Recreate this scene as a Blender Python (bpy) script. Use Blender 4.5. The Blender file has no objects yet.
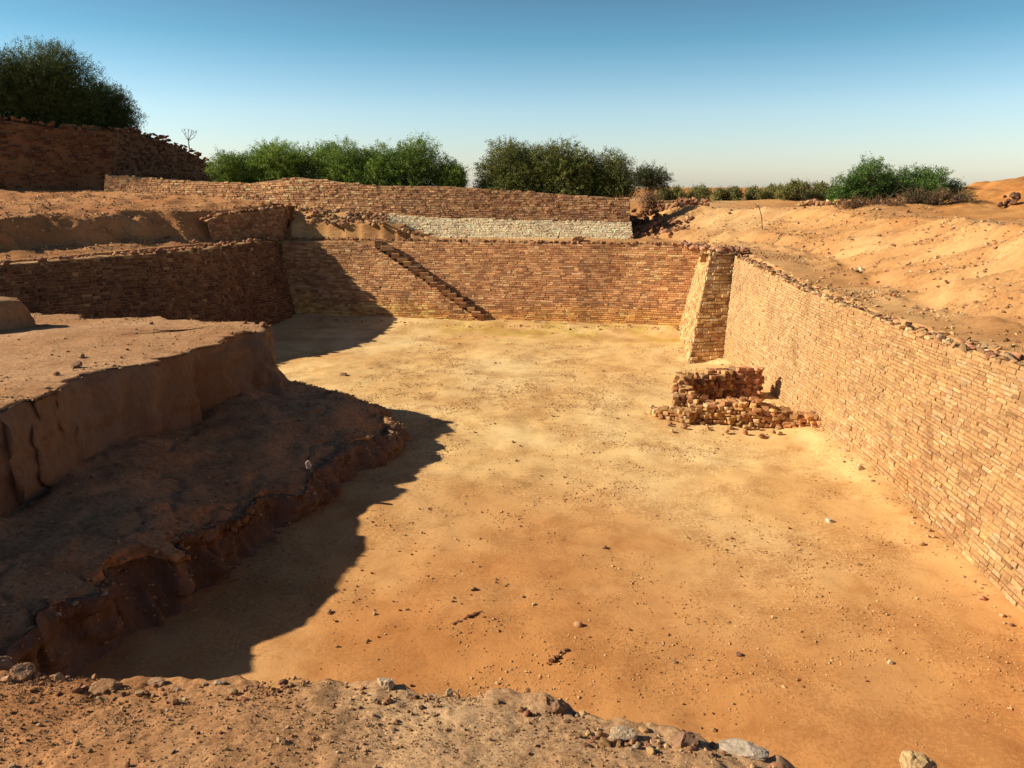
import bpy, math, random
import numpy as np
from mathutils import Vector

# ------------------------------------------------------------------ camera, world, sun
SC = bpy.context.scene
FPX, CAMH, HZ = 760.0, 8.5, 187.0
TH = math.atan((384 - HZ) / FPX); CT, ST = math.cos(TH), math.sin(TH)
cam_d = bpy.data.cameras.new('camera'); cam = bpy.data.objects.new('camera', cam_d)
SC.collection.objects.link(cam); SC.camera = cam
cam.location = (0, 0, CAMH); cam.rotation_euler = (math.pi / 2 - TH, 0, 0)
cam_d.sensor_width = 36; cam_d.lens = FPX / 1024 * 36
cam_d.clip_start = 0.1; cam_d.clip_end = 5000
SUN_EL, SUN_AZ = math.radians(28.5), math.radians(-3)      # light travels towards azimuth SUN_AZ (from +x, anticlockwise)
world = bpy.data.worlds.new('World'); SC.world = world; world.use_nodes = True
wn = world.node_tree.nodes; wl = world.node_tree.links
for n in list(wn): wn.remove(n)
wo = wn.new('ShaderNodeOutputWorld'); bg = wn.new('ShaderNodeBackground'); sky = wn.new('ShaderNodeTexSky')
sky.sky_type = 'NISHITA'; sky.sun_disc = False
sky.sun_elevation = SUN_EL
tosun = (-math.cos(SUN_AZ), -math.sin(SUN_AZ))
sky.sun_rotation = math.atan2(tosun[0], tosun[1])
sky.air_density = 1.3; sky.dust_density = 0.5; sky.ozone_density = 1.5; sky.altitude = 0
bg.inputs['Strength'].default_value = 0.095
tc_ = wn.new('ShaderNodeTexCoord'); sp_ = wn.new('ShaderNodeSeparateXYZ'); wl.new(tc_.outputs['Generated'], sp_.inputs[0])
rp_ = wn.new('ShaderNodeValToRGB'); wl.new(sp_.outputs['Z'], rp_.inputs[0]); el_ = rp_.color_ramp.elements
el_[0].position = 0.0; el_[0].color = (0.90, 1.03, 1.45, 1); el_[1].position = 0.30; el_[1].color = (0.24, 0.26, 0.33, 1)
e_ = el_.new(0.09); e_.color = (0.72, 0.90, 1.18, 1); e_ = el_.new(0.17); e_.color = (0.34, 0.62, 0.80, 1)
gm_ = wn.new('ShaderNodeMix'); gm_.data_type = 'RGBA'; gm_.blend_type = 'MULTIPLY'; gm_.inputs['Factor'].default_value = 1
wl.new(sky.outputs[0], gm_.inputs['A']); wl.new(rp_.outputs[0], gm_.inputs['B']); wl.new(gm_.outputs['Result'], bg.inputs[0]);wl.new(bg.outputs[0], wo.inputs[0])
sun_d = bpy.data.lights.new('sun', 'SUN'); sun = bpy.data.objects.new('sun', sun_d)
SC.collection.objects.link(sun)
sun_d.energy = 5.0; sun_d.angle = math.radians(0.53); sun_d.color = (1.0, 0.88, 0.70)
ld = Vector((math.cos(SUN_EL) * math.cos(SUN_AZ), math.cos(SUN_EL) * math.sin(SUN_AZ), -math.sin(SUN_EL)))
sun.rotation_euler = ld.to_track_quat('-Z', 'Y').to_euler()
SC.view_settings.view_transform = 'Standard'; SC.view_settings.look = 'None'
SC.view_settings.exposure = 0.68; SC.view_settings.gamma = 1.0; SC.view_settings.use_curve_mapping = False

# ------------------------------------------------------------------ survey helpers (photo ray -> place in the world)
def ray(px, py):
    a = (px - 512) / FPX; b = (384 - py) / FPX
    return a, CT + b * ST, -ST + b * CT
def atz(px, py, z):
    r = ray(px, py); t = (z - CAMH) / r[2]
    return (r[0] * t, r[1] * t, z)
def aty(px, py, Y):
    r = ray(px, py); t = Y / r[1]
    return (r[0] * t, Y, CAMH + r[2] * t)

# ------------------------------------------------------------------ noise
def _h(ix, iy, iz, seed):
    n = (ix.astype(np.int64) * 374761393 + iy.astype(np.int64) * 668265263 + iz.astype(np.int64) * 2147483647 % 4294967291 + seed * 1274126177) & 0xffffffff
    n = ((n ^ (n >> 13)) * 1274126177) & 0xffffffff
    n = ((n ^ (n >> 16)) * 2246822519) & 0xffffffff
    return ((n ^ (n >> 15)) & 0xffffff) / float(0xffffff) * 2 - 1
def vnoise(x, y, z, seed=0):
    x = np.asarray(x, float); y = np.asarray(y, float) + 0 * x; z = np.asarray(z, float) + 0 * x
    ix, iy, iz = np.floor(x), np.floor(y), np.floor(z)
    fx, fy, fz = x - ix, y - iy, z - iz
    fx = fx * fx * fx * (fx * (fx * 6 - 15) + 10); fy = fy * fy * fy * (fy * (fy * 6 - 15) + 10); fz = fz * fz * fz * (fz * (fz * 6 - 15) + 10)
    r = 0
    for dx in (0, 1):
        wx = fx if dx else 1 - fx
        for dy in (0, 1):
            wy = fy if dy else 1 - fy
            for dz in (0, 1):
                wz = fz if dz else 1 - fz
                r = r + wx * wy * wz * _h(ix + dx, iy + dy, iz + dz, seed)
    return r
def fbm(x, y, z, octv=4, seed=0, gain=0.5):
    r = 0; a = 1.0; f = 1.0
    for k in range(octv):
        r = r + a * vnoise(np.asarray(x) * f + 17.3 * k, np.asarray(y) * f + 5.1 * k, np.asarray(z) * f, seed + k)
        a *= gain; f *= 2.03
    return r
def sstep(a, b, x):
    t = np.clip((x - a) / (b - a), 0, 1)
    return t * t * (3 - 2 * t)

# ------------------------------------------------------------------ materials
def lin(c):  # sRGB 0-255 -> linear
    return tuple(((v / 255) / 12.92 if v / 255 <= 0.04045 else ((v / 255 + 0.055) / 1.055) ** 2.4) for v in c) + (1,)
def newmat(name):
    m = bpy.data.materials.new(name); m.use_nodes = True
    nt = m.node_tree; b = nt.nodes['Principled BSDF']; b.inputs['Roughness'].default_value = 0.95
    b.inputs['Specular IOR Level'].default_value = 0.15
    return m, nt, b
def nz(nt, scale, detail=6, rough=0.6, vec=None, dist=0):
    n = nt.nodes.new('ShaderNodeTexNoise'); n.inputs['Scale'].default_value = scale
    n.inputs['Detail'].default_value = detail; n.inputs['Roughness'].default_value = rough
    n.inputs['Distortion'].default_value = dist
    if vec is not None: nt.links.new(vec, n.inputs['Vector'])
    return n.outputs['Fac']
def ramp(nt, fac, stops):
    r = nt.nodes.new('ShaderNodeValToRGB'); e = r.color_ramp.elements
    while len(e) < len(stops): e.new(0.5)
    for k, (p, c) in enumerate(stops): e[k].position = p; e[k].color = c if len(c) == 4 else tuple(c) + (1,)
    nt.links.new(fac, r.inputs[0]); return r.outputs[0]
def mixc(nt, fac, a, b, mode='MIX'):
    m = nt.nodes.new('ShaderNodeMix'); m.data_type = 'RGBA'; m.blend_type = mode
    for sock, v in ((m.inputs['Factor'], fac), (m.inputs['A'], a), (m.inputs['B'], b)):
        if isinstance(v, (int, float)): sock.default_value = v
        elif isinstance(v, tuple): sock.default_value = v
        else: nt.links.new(v, sock)
    return m.outputs['Result']
def mth(nt, op, a, b=None):
    m = nt.nodes.new('ShaderNodeMath'); m.operation = op
    for k, v in enumerate((a, b)):
        if v is None: continue
        if isinstance(v, (int, float)): m.inputs[k].default_value = v
        else: nt.links.new(v, m.inputs[k])
    return m.outputs[0]
def bump(nt, bsdf, h, dist, strength=1.0, prev=None):
    b = nt.nodes.new('ShaderNodeBump'); b.inputs['Distance'].default_value = dist; b.inputs['Strength'].default_value = strength
    nt.links.new(h, b.inputs['Height'])
    if prev is not None: nt.links.new(prev, b.inputs['Normal'])
    nt.links.new(b.outputs[0], bsdf.inputs['Normal']); return b.outputs[0]
def pos(nt, scale=(1, 1, 1), rot=(0, 0, 0)):
    g = nt.nodes.new('ShaderNodeNewGeometry'); mp = nt.nodes.new('ShaderNodeMapping')
    mp.inputs['Scale'].default_value = scale; mp.inputs['Rotation'].default_value = rot
    nt.links.new(g.outputs['Position'], mp.inputs[0]); return mp.outputs[0]

def soil_mat(name, pale, mid, red, speck=0.5, bd=0.03, stretch=(1, 1, 1), rot=(0, 0, 0), fine=9.0, attr=False, big=0.16, darkc=None, clus=0.35, th=(0.64, 0.77)):
    m, nt, b = newmat(name)
    p = pos(nt); ps = pos(nt, stretch, rot)
    f1 = nz(nt, big, 5, 0.6, p, 0.6)
    c = ramp(nt, f1, [(0.34, pale), (0.5, mid), (0.66, red)])
    if attr:
        at = nt.nodes.new('ShaderNodeAttribute'); at.attribute_name = 'Col'
        c = mixc(nt, 1.0, c, at.outputs['Color'], 'MULTIPLY')
    f2 = nz(nt, 1.1, 8, 0.68, ps, 0.4)
    k2 = ramp(nt, f2, [(0.36, (0.86, 0.80, 0.74)), (0.50, (1, 1, 1)), (0.7, (1.08, 1.08, 1.06))])
    c = mixc(nt, 1.0, c, k2, 'MULTIPLY')
    # scattered darker crumbs of soil
    f3 = nz(nt, fine, 6, 0.75, ps)
    f4 = nz(nt, 0.45, 4, 0.6, p)
    s3 = ramp(nt, mth(nt, 'ADD', f3, mth(nt, 'MULTIPLY', f4, clus)), [(th[0], (0, 0, 0)), (th[1], (1, 1, 1))])
    c = mixc(nt, mth(nt, 'MULTIPLY', s3, speck), c, darkc or (0.20, 0.095, 0.035, 1))
    nt.links.new(c, b.inputs['Base Color'])
    n1 = bump(nt, b, f2, bd * 4, 0.6)
    n2 = bump(nt, b, f3, bd, 0.9, n1)
    f5 = nz(nt, fine * 5, 4, 0.7, p)
    bump(nt, b, f5, bd * 0.25, 0.8, n2)
    return m
M = {}
M['floor'] = soil_mat('floor_silt', (0.64, 0.42, 0.19), (0.60, 0.36, 0.145), (0.53, 0.28, 0.10), 0.55, 0.010, attr=True, fine=13, clus=0.8, th=(0.90, 1.0), darkc=(0.36, 0.16, 0.05, 1))
M['terrain'] = soil_mat('terrain_soil', (0.58, 0.36, 0.165), (0.52, 0.29, 0.12), (0.43, 0.21, 0.08), 0.5, 0.05, attr=True, stretch=(0.35, 1.3, 1), rot=(0, 0, 0.25), clus=0.8, th=(0.93, 1.05), darkc=(0.34, 0.155, 0.055, 1))
M['bank'] = soil_mat('bank_clay', (0.44, 0.29, 0.17), (0.39, 0.24, 0.13), (0.34, 0.185, 0.09), 0.5, 0.04, fine=7, attr=True, stretch=(1.4, 1.4, 0.5))
M['ledge'] = soil_mat('ledge_grit', (0.56, 0.36, 0.19), (0.49, 0.285, 0.14), (0.43, 0.22, 0.095), 0.6, 0.010, fine=30, big=0.7, attr=True)
M['mortar'] = soil_mat('mud_mortar', (0.50, 0.32, 0.16), (0.44, 0.26, 0.12), (0.34, 0.18, 0.08), 0.5, 0.04, fine=8)

M['dirt'] = soil_mat('hill_earth_shade_toned', (0.24, 0.14, 0.075), (0.19, 0.105, 0.055), (0.14, 0.075, 0.04), 0.5, 0.08, fine=8)  # earth toned dark so the hill face's shade sits in its colour

def stone_mat(name, bd=0.02, scale=14, tint=(1, 1, 1, 1)):
    m, nt, b = newmat(name)
    at = nt.nodes.new('ShaderNodeAttribute'); at.attribute_name = 'Col'
    p = pos(nt)
    f = nz(nt, scale, 7, 0.7, p)
    k = ramp(nt, f, [(0.3, (0.62, 0.58, 0.55)), (0.55, (1, 1, 1)), (0.75, (1.22, 1.2, 1.15))])
    c = mixc(nt, 1.0, at.outputs['Color'], k, 'MULTIPLY')
    f2 = nz(nt, 0.6, 5, 0.65, p, 0.8)       # dust and water stains over the face
    k2 = ramp(nt, f2, [(0.32, (0.74, 0.68, 0.64)), (0.5, (1, 1, 1)), (0.7, (1.12, 1.1, 1.02))])
    c = mixc(nt, 1.0, c, k2, 'MULTIPLY')
    c = mixc(nt, 1.0, c, tint, 'MULTIPLY')
    nt.links.new(c, b.inputs['Base Color'])
    bump(nt, b, f, bd, 0.9); return m
M['stone'] = stone_mat('sandstone_masonry')
M['rock'] = stone_mat('weathered_rock', 0.02, 22)
M['pebble'] = stone_mat('loose_gravel', 0.006, 40)
def plaster_mat():
    m, nt, b = newmat('lime_plaster')
    p = pos(nt); f = nz(nt, 1.3, 7, 0.7, p, 0.5); g = nz(nt, 7, 6, 0.75, p)
    c = ramp(nt, f, [(0.3, (0.60, 0.44, 0.25)), (0.5, (0.76, 0.61, 0.37)), (0.7, (0.83, 0.70, 0.46))])
    d = ramp(nt, g, [(0.30, (0.7, 0.6, 0.5)), (0.46, (1, 1, 1))])
    c = mixc(nt, 1.0, c, d, 'MULTIPLY'); nt.links.new(c, b.inputs['Base Color'])
    n = bump(nt, b, f, 0.1, 0.5); bump(nt, b, g, 0.06, 1.0, n); return m
M['plaster'] = plaster_mat()
def leaf_mat(name):
    m, nt, b = newmat(name)
    at = nt.nodes.new('ShaderNodeAttribute'); at.attribute_name = 'Col'
    nt.links.new(at.outputs['Color'], b.inputs['Base Color'])
    b.inputs['Roughness'].default_value = 0.6; b.inputs['Specular IOR Level'].default_value = 0.3
    tr = nt.nodes.new('ShaderNodeBsdfTranslucent'); nt.links.new(at.outputs['Color'], tr.inputs['Color'])
    mx = nt.nodes.new('ShaderNodeMixShader'); mx.inputs[0].default_value = 0.28
    nt.links.new(b.outputs[0], mx.inputs[1]); nt.links.new(tr.outputs[0], mx.inputs[2])
    nt.links.new(mx.outputs[0], nt.nodes['Material Output'].inputs['Surface'])
    return m
M['leaf'] = leaf_mat('small_leaves')
def bark_mat():
    m, nt, b = newmat('bark'); f = nz(nt, 12, 5, 0.7, pos(nt, (1, 1, 0.3)))
    nt.links.new(ramp(nt, f, [(0.3, (0.07, 0.045, 0.03)), (0.7, (0.19, 0.13, 0.09))]), b.inputs['Base Color']); bump(nt, b, f, 0.02); return m
M['bark'] = bark_mat()

# ------------------------------------------------------------------ object helpers
def tag(o, label=None, cat=None, group=None, kind=None):
    if label: o['label'] = label
    if cat: o['category'] = cat
    if group: o['group'] = group
    if kind: o['kind'] = kind
    return o
def empty(name, loc=(0, 0, 0), parent=None):
    o = bpy.data.objects.new(name, None); SC.collection.objects.link(o); o.location = loc
    o.empty_display_size = 0.3
    if parent: o.parent = parent
    return o
class MB:
    """collects geometry (numpy blocks) for ONE mesh object"""
    def __init__(s): s.V = []; s.F = []; s.C = []; s.M = []; s.n = 0
    def add(s, v, faces, col=None, mat=0):
        v = np.asarray(v, float).reshape(-1, 3)
        s.V.append(v)
        for f in faces: s.F.append((np.asarray(f) + s.n).astype(np.int32)); s.M.append(np.full(len(f), mat, np.int32))
        c = np.ones((len(v), 4)) if col is None else (np.asarray(col, float) * np.ones((len(v), 1)))
        if c.shape[1] == 3: c = np.hstack([c, np.ones((len(v), 1))])
        s.C.append(c); s.n += len(v)
    def build(s, name, mats, parent=None, smooth=False, origin=None):
        V = np.vstack(s.V); C = np.vstack(s.C)
        if origin is None: origin = np.array([0, 0, 0.0]) if parent is not None else np.array([*V[:, :2].mean(0), V[:, 2].min()])
        V = V - np.asarray(origin)
        me = bpy.data.meshes.new(name)
        tot = sum(len(f) for f in s.F)
        lt = np.concatenate([np.full(len(f), f.shape[1], np.int32) for f in s.F])
        li = np.concatenate([f.ravel() for f in s.F])
        me.vertices.add(len(V)); me.vertices.foreach_set('co', V.astype(np.float32).ravel())
        me.loops.add(len(li)); me.loops.foreach_set('vertex_index', li)
        me.polygons.add(tot); me.polygons.foreach_set('loop_start', np.concatenate([[0], np.cumsum(lt)[:-1]]).astype(np.int32))
        me.polygons.foreach_set('loop_total', lt)
        me.polygons.foreach_set('material_index', np.concatenate(s.M))
        me.polygons.foreach_set('use_smooth', np.full(tot, smooth))
        a = me.color_attributes.new('Col', 'FLOAT_COLOR', 'POINT'); a.data.foreach_set('color', C.astype(np.float32).ravel())
        me.update(calc_edges=True); me.validate()
        for m in (mats if isinstance(mats, (list, tuple)) else [mats]): me.materials.append(m)
        o = bpy.data.objects.new(name, me); SC.collection.objects.link(o)
        o.location = origin
        if parent is not None: o.parent = parent; o.location = tuple(np.asarray(origin) - np.asarray(parent.matrix_world.translation if False else _world(parent)))
        return o
def _world(o):
    p = np.array(o.location, float)
    while o.parent: o = o.parent; p = p + np.array(o.location, float)
    return p
def gridfaces(nr, nc, flip=False):
    i = np.arange(nr - 1)[:, None] * nc + np.arange(nc - 1)[None, :]
    q = np.stack([i, i + 1, i + nc + 1, i + nc], -1).reshape(-1, 4)
    return q[:, ::-1] if flip else q
def resample(pts, n=None, step=None):
    P = np.asarray(pts, float); d = np.r_[0, np.cumsum(np.linalg.norm(np.diff(P[:, :2], axis=0), axis=1))]
    if n is None: n = max(2, int(d[-1] / step) + 1)
    s = np.linspace(0, d[-1], n)
    return s, np.stack([np.interp(s, d, P[:, k]) for k in range(P.shape[1])], 1)

# ------------------------------------------------------------------ rocks
def ico(sub):
    import bmesh
    bm = bmesh.new(); bmesh.ops.create_icosphere(bm, subdivisions=sub, radius=1)
    v = np.array([x.co[:] for x in bm.verts]); f = np.array([[q.index for q in p.verts] for p in bm.faces]); bm.free(); return v, f
ICO = {k: ico(k) for k in (1, 2, 3, 4)}
def rock_shape(rng, sub, blocky=0.5):
    v, f = ICO[sub]; v = v.copy()
    # flatten against random planes so that it has facets
    for _ in range(11 if sub > 1 else 4):
        n = rng.normal(size=3); n /= np.linalg.norm(n); d = rng.uniform(0.42 if sub > 2 else 0.5, 0.85)
        t = v @ n; v -= np.outer(np.maximum(t - d, 0), n)
    v = np.sign(v) * np.abs(v) ** (1 - 0.3 * blocky if blocky < 0.9 else 0.38)
    if sub > 2: v = v * (1 + 0.11 * fbm(v[:, 0] * 2.2 + rng.uniform(0, 99), v[:, 1] * 2.2, v[:, 2] * 2.2, 4, 0, 0.6)[:, None])
    return v, f
def rotz_tilt(rng, tilt=0.35):
    a = rng.uniform(0, 6.283); tx, ty = rng.normal(0, tilt, 2)
    Rz = np.array([[math.cos(a), -math.sin(a), 0], [math.sin(a), math.cos(a), 0], [0, 0, 1]])
    Rx = np.array([[1, 0, 0], [0, math.cos(tx), -math.sin(tx)], [0, math.sin(tx), math.cos(tx)]])
    Ry = np.array([[math.cos(ty), 0, math.sin(ty)], [0, 1, 0], [-math.sin(ty), 0, math.cos(ty)]])
    return Rz @ Rx @ Ry
RED = np.array([(0.36, 0.17, 0.085), (0.42, 0.21, 0.11), (0.30, 0.135, 0.07), (0.46, 0.26, 0.145), (0.38, 0.20, 0.10), (0.25, 0.12, 0.07)])
TAN = np.array([(0.50, 0.33, 0.16), (0.54, 0.36, 0.18), (0.46, 0.28, 0.13), (0.58, 0.41, 0.22), (0.42, 0.24, 0.11), (0.50, 0.30, 0.13), (0.52, 0.34, 0.16), (0.48, 0.30, 0.14), (0.54, 0.36, 0.17), (0.60, 0.46, 0.28), (0.38, 0.20, 0.095)])
GREY = np.array([(0.40, 0.31, 0.22), (0.34, 0.24, 0.16), (0.46, 0.34, 0.22), (0.30, 0.19, 0.12)])
def pick(rng, pal, n=None, var=0.16):
    k = rng.integers(0, len(pal), n); c = pal[k]
    g = 1 + rng.normal(0, var, (1 if n is None else n, 1))
    return np.clip(c * (g if n is not None else g[0]), 0.03, 0.85)
def scatter(mb, rng, P, size, pal, sub=1, flat=0.6, sink=0.25, tilt=0.35, mat=0):
    for p, s in zip(P, size):
        v, f = rock_shape(rng, sub)
        sc = np.array([1, rng.uniform(0.6, 1), flat * rng.uniform(0.7, 1.2)]) * s * 0.5
        v = (v * sc) @ rotz_tilt(rng, tilt).T
        v = v + np.array(p) + np.array([0, 0, sc[2] * (1 - 2 * sink)])
        mb.add(v, [f], pick(rng, pal), mat)

_OV = np.array([(1, 0, 0), (0, 1, 0), (-1, 0, 0), (0, -1, 0), (0, 0, 1), (0, 0, -1.0)])
_OF = np.array([(0, 1, 4), (1, 2, 4), (2, 3, 4), (3, 0, 4), (1, 0, 5), (2, 1, 5), (3, 2, 5), (0, 3, 5)])
def crumbs(mb, rng, P, size, pal, flat=0.6):
    n = len(P); V = _OV[None] * (1 + rng.normal(0, 0.28, (n, 6, 1))) + rng.normal(0, 0.18, (n, 6, 3))
    V[..., 2] *= flat; a = rng.uniform(0, 6.283, n); c, s_ = np.cos(a)[:, None], np.sin(a)[:, None]
    V = np.stack([V[..., 0] * c - V[..., 1] * s_, V[..., 0] * s_ + V[..., 1] * c, V[..., 2]], -1) * (size * 0.5)[:, None, None]
    V = V + P[:, None] + np.array([0, 0, 1.0]) * (size * 0.12)[:, None, None]
    F = (np.arange(n)[:, None, None] * 6 + _OF[None]).reshape(-1, 3)
    mb.add(V.reshape(-1, 3), [F], np.repeat(pick(rng, pal, n), 6, 0))

# ------------------------------------------------------------------ masonry
# one dressed block: back ring, chamfer ring and front ring
_BF = []
for r in (0, 1):
    for k in range(4): _BF.append((r * 4 + k, r * 4 + (k + 1) % 4, r * 4 + 4 + (k + 1) % 4, r * 4 + 4 + k))
_BF.append((8, 9, 10, 11)); _BF = np.array(_BF)
def masonry(mb, base, top, course=0.17, smin=0.2, smax=0.5, pal=RED, seed=1, relief=0.03, clip=None, mode='level',
            rough=1.0, cap=1.2, flip=1, mortar=1, colfn=None, ragged=0.15, capz=0.0, missing=0.01):
    """stones laid in courses on the ruled surface between the lines base and top (same number of control points)"""
    rng = np.random.default_rng(seed)
    B = np.asarray(base, float); T = np.asarray(top, float)
    d = np.r_[0, np.cumsum(np.linalg.norm(np.diff(B[:, :2], axis=0), axis=1))]; L = d[-1]
    clipz = None if clip is None else np.asarray(clip, float)
    def ip(A, s): return np.stack([np.interp(s, d, A[:, k]) for k in range(3)], -1)
    def zt(s): return np.interp(s, d, T[:, 2]) if clipz is None else np.interp(s, d, clipz)
    def P(s, z):
        b = ip(B, s); t = ip(T, s)
        k = ((z - b[..., 2]) / (t[..., 2] - b[..., 2]))[..., None]
        q = b + (t - b) * k; q[..., 2] = z; return q
    def N(s):
        e = 0.15; a = ip(B, np.clip(s - e, 0, L)); b_ = ip(B, np.clip(s + e, 0, L)); t = b_ - a
        n = np.stack([t[..., 1], -t[..., 0], 0 * t[..., 0]], -1) * flip
        n /= np.linalg.norm(n, axis=-1, keepdims=True)
        up = ip(T, s) - ip(B, s); up /= np.linalg.norm(up, axis=-1, keepdims=True)
        n = n - up * (n * up).sum(-1, keepdims=True)
        return n / np.linalg.norm(n, axis=-1, keepdims=True)
    zmin = B[:, 2].min() if mode == 'level' else 0
    H = (T[:, 2].max() - zmin) if mode == 'level' else 1
    href = (T[:, 2] - B[:, 2]).max()
    nc = int(round((H if mode == 'level' else href) / course))
    hs = rng.uniform(0.75, 1.3, nc); hs = np.cumsum(hs) / hs.sum(); hs = np.r_[0, hs]
    S0 = []; S1 = []; Z0 = []; Z1 = []
    for j in range(nc):
        s = -rng.uniform(0, smax)
        while s < L:
            w = rng.uniform(smin, smax) * (1.35 if rng.random() < 0.1 else 1)
            a, b_ = max(s, 0), min(s + w, L); s += w
            if b_ - a < 0.06 or rng.random() < missing: continue
            sm = (a + b_) / 2; wav = 0.035 * rough * math.sin(sm * 0.9 + seed) + 0.02 * rough * math.sin(sm * 2.3 + j * 0.2)
            if mode == 'level':
                z0 = zmin + hs[j] * H; z1 = zmin + hs[j + 1] * H
                bz = float(np.interp(sm, d, B[:, 2]))
                if z1 < bz - 0.02: continue
                if z1 > zt(sm) - rng.uniform(-0.05, ragged): continue
            else:
                bz = float(np.interp(sm, d, B[:, 2])); tz = float(zt(sm))
                z0 = bz + hs[j] * (tz - bz); z1 = bz + hs[j + 1] * (tz - bz)
                if j >= nc - 2 and rng.random() < ragged: continue
            z0 += wav * 0.5; z1 += wav * 0.5
            S0.append(a); S1.append(b_); Z0.append(z0); Z1.append(z1)
    S0, S1, Z0, Z1 = map(np.array, (S0, S1, Z0, Z1)); n = len(S0)
    g = 0.004 + 0.005 * rough
    dep = rng.normal(relief, relief * 0.4 * rough, n).clip(0.005)
    prot = rng.random(n) < 0.05 * rough; dep[prot] += relief * 1.6
    ch = np.minimum(0.022, 0.12 * (Z1 - Z0))
    verts = np.zeros((n, 12, 3)); Nn = N((S0 + S1) / 2)
    for r, (ins, dd) in enumerate(((0, None), (0, 'mid'), (1, 'front'))):
        depth = -0.06 * np.ones(n) if dd is None else (dep - ch if dd == 'mid' else dep)
        for k, (u, w) in enumerate(((0, 0), (1, 0), (1, 1), (0, 1))):
            jit = rng.normal(0, 0.006 * rough, (n, 2)) if r == 1 else (rng.normal(0, 0.008 * rough, (n, 2)) if r == 2 else np.zeros((n, 2)))
            su = np.where(u, S1 - g * 0.7, S0 + g * 0.7) + ins * ch * (-1 if u else 1) * 1.1 + jit[:, 0]
            zz = np.where(w, Z1 - g * 1.15, Z0 + g * 1.15) + ins * ch * (-1 if w else 1) * 1.1 + jit[:, 1]
            q = P(np.clip(su, 0, L), zz) + Nn * (depth + (rng.normal(0, 0.006 * rough, n) if r == 2 else 0))[:, None]
            verts[:, r * 4 + k] = q
    col = pick(rng, pal, n, 0.11)
    cen = verts.mean(1)
    if colfn is not None: col = colfn(cen, col, rng)
    F = (np.arange(n)[:, None, None] * 12 + _BF[None]).reshape(-1, 4)
    if flip < 0: F = F[:, ::-1]
    mb.add(verts.reshape(-1, 3), [F[:, ::-1]], np.repeat(col, 12, 0), 0)
    # core of mud and rubble behind the facing, with its top
    ns = max(3, int(L / 0.3)); s = np.linspace(0, L, ns)
    rows = []; Nb = N(s); Nh = Nb.copy(); Nh[:, 2] = 0; Nh /= np.linalg.norm(Nh, axis=1, keepdims=True)
    bz = ip(B, s)[:, 2]; tz = np.maximum(zt(s) - course * 0.7, bz + 0.02)
    for k in np.linspace(0, 1, 8): rows.append(P(s, bz + (tz - bz) * k) - Nb * (0.012 + 0.015 * np.abs(vnoise(s * 2, k * 7, 0, seed)))[:, None])
    e = rows[-1].copy()
    for kk, bk in enumerate(np.linspace(0.12, cap, 6)):
        q = e - Nh * bk; q[:, 2] += capz * min(1, bk / 0.4) + 0.04 * vnoise(s * 1.7, bk * 2.0, 3, seed) + (0 if kk < 5 else -0.5); rows.append(q)
    R = np.array(rows)
    mb.add(R.reshape(-1, 3), [gridfaces(R.shape[0], R.shape[1], flip > 0)], (1, 1, 1), mortar)
    return P, N, L, zt

# ------------------------------------------------------------------ land: one sheet from the reservoir floor to the horizon
RW = [(-14, 11.2, 4.85), (10, 11.3, 4.72), (16, 11.25, 4.67), (21, 11.35, 4.52), (24.4, 11.4, 4.5), (30, 11.3, 4.66), (39, 11.3, 5.12), (48, 11.7, 5.15)]
RWY = [r[0] for r in RW]
def rw_x(y): return np.interp(y, RWY, [r[1] for r in RW])
def rw_z(y): return np.interp(y, RWY, [r[2] for r in RW])
UW = [(8.0, 52.7), (-4.8, 54.0), (-9.5, 54.6), (-15.5, 55.6), (-19.0, 56.3), (-24.5, 57.2), (-30.3, 58.2)]   # foot line of the upper wall
uw_px = [(625, 222.5, 197.5), (440, 218, 185), (375, 213, 184.5), (310, 204, 176), (262, 201, 182), (190, 195.5, 179), (116, 191.5, 173.5)]
UWB = []; UWT = []
for (x, y), (px, pb, pt) in zip(UW, uw_px):
    UWB.append((x, y, aty(px, pb, y)[2])); UWT.append((x, y + 0.5, aty(px, pt, y + 0.5)[2]))
UWB = np.array(UWB); UWT = np.array(UWT)
def pip(x, y, poly):
    r = np.zeros(x.shape, bool); n = len(poly); j = n - 1
    for i in range(n):
        xi, yi = poly[i]; xj, yj = poly[j]
        c = ((yi > y) != (yj > y)) & (x < (xj - xi) * (y - yi) / (yj - yi + 1e-12) + xi)
        r ^= c; j = i
    return r
def pdist(x, y, line):
    """distance to an open polyline and the running length of the nearest point; sign + on the right of its direction"""
    best = np.full(x.shape, 1e9); sg = np.zeros(x.shape); run = np.zeros(x.shape); acc = 0
    for (ax, ay), (bx, by) in zip(line[:-1], line[1:]):
        dx, dy = bx - ax, by - ay; l2 = dx * dx + dy * dy
        t = np.clip(((x - ax) * dx + (y - ay) * dy) / l2, 0, 1)
        qx, qy = x - ax - t * dx, y - ay - t * dy; dd = np.hypot(qx, qy)
        m = dd < best; best = np.where(m, dd, best)
        sg = np.where(m, np.sign(dx * -(y - ay) + dy * (x - ax)), sg); run = np.where(m, acc + t * math.sqrt(l2), run)
        acc += math.sqrt(l2)
    return best * sg, run
HOLE = [(11.9, -13), (11.9, 40.1), (10.9, 40.2), (12.2, 48.2), (0, 50.7), (-9.0, 52.4), (-16.6, 53.6), (-17.4, 52.0), (-24.2, 35.6), (-37, 18.4), (-60, -13)]
FOOT = [(15.6, -40), (14.6, 18), (13.9, 27), (15.2, 37), (14.2, 46), (10.5, 50.5), (8.6, 53.0), (8.2, 60)]
SCARP = [(-60, -8), (-40, 22), (-26.3, 38.6), (-24.3, 43.3), (-20.2, 49.6), (-16.2, 53.2), (-16.0, 55.2)]
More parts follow.
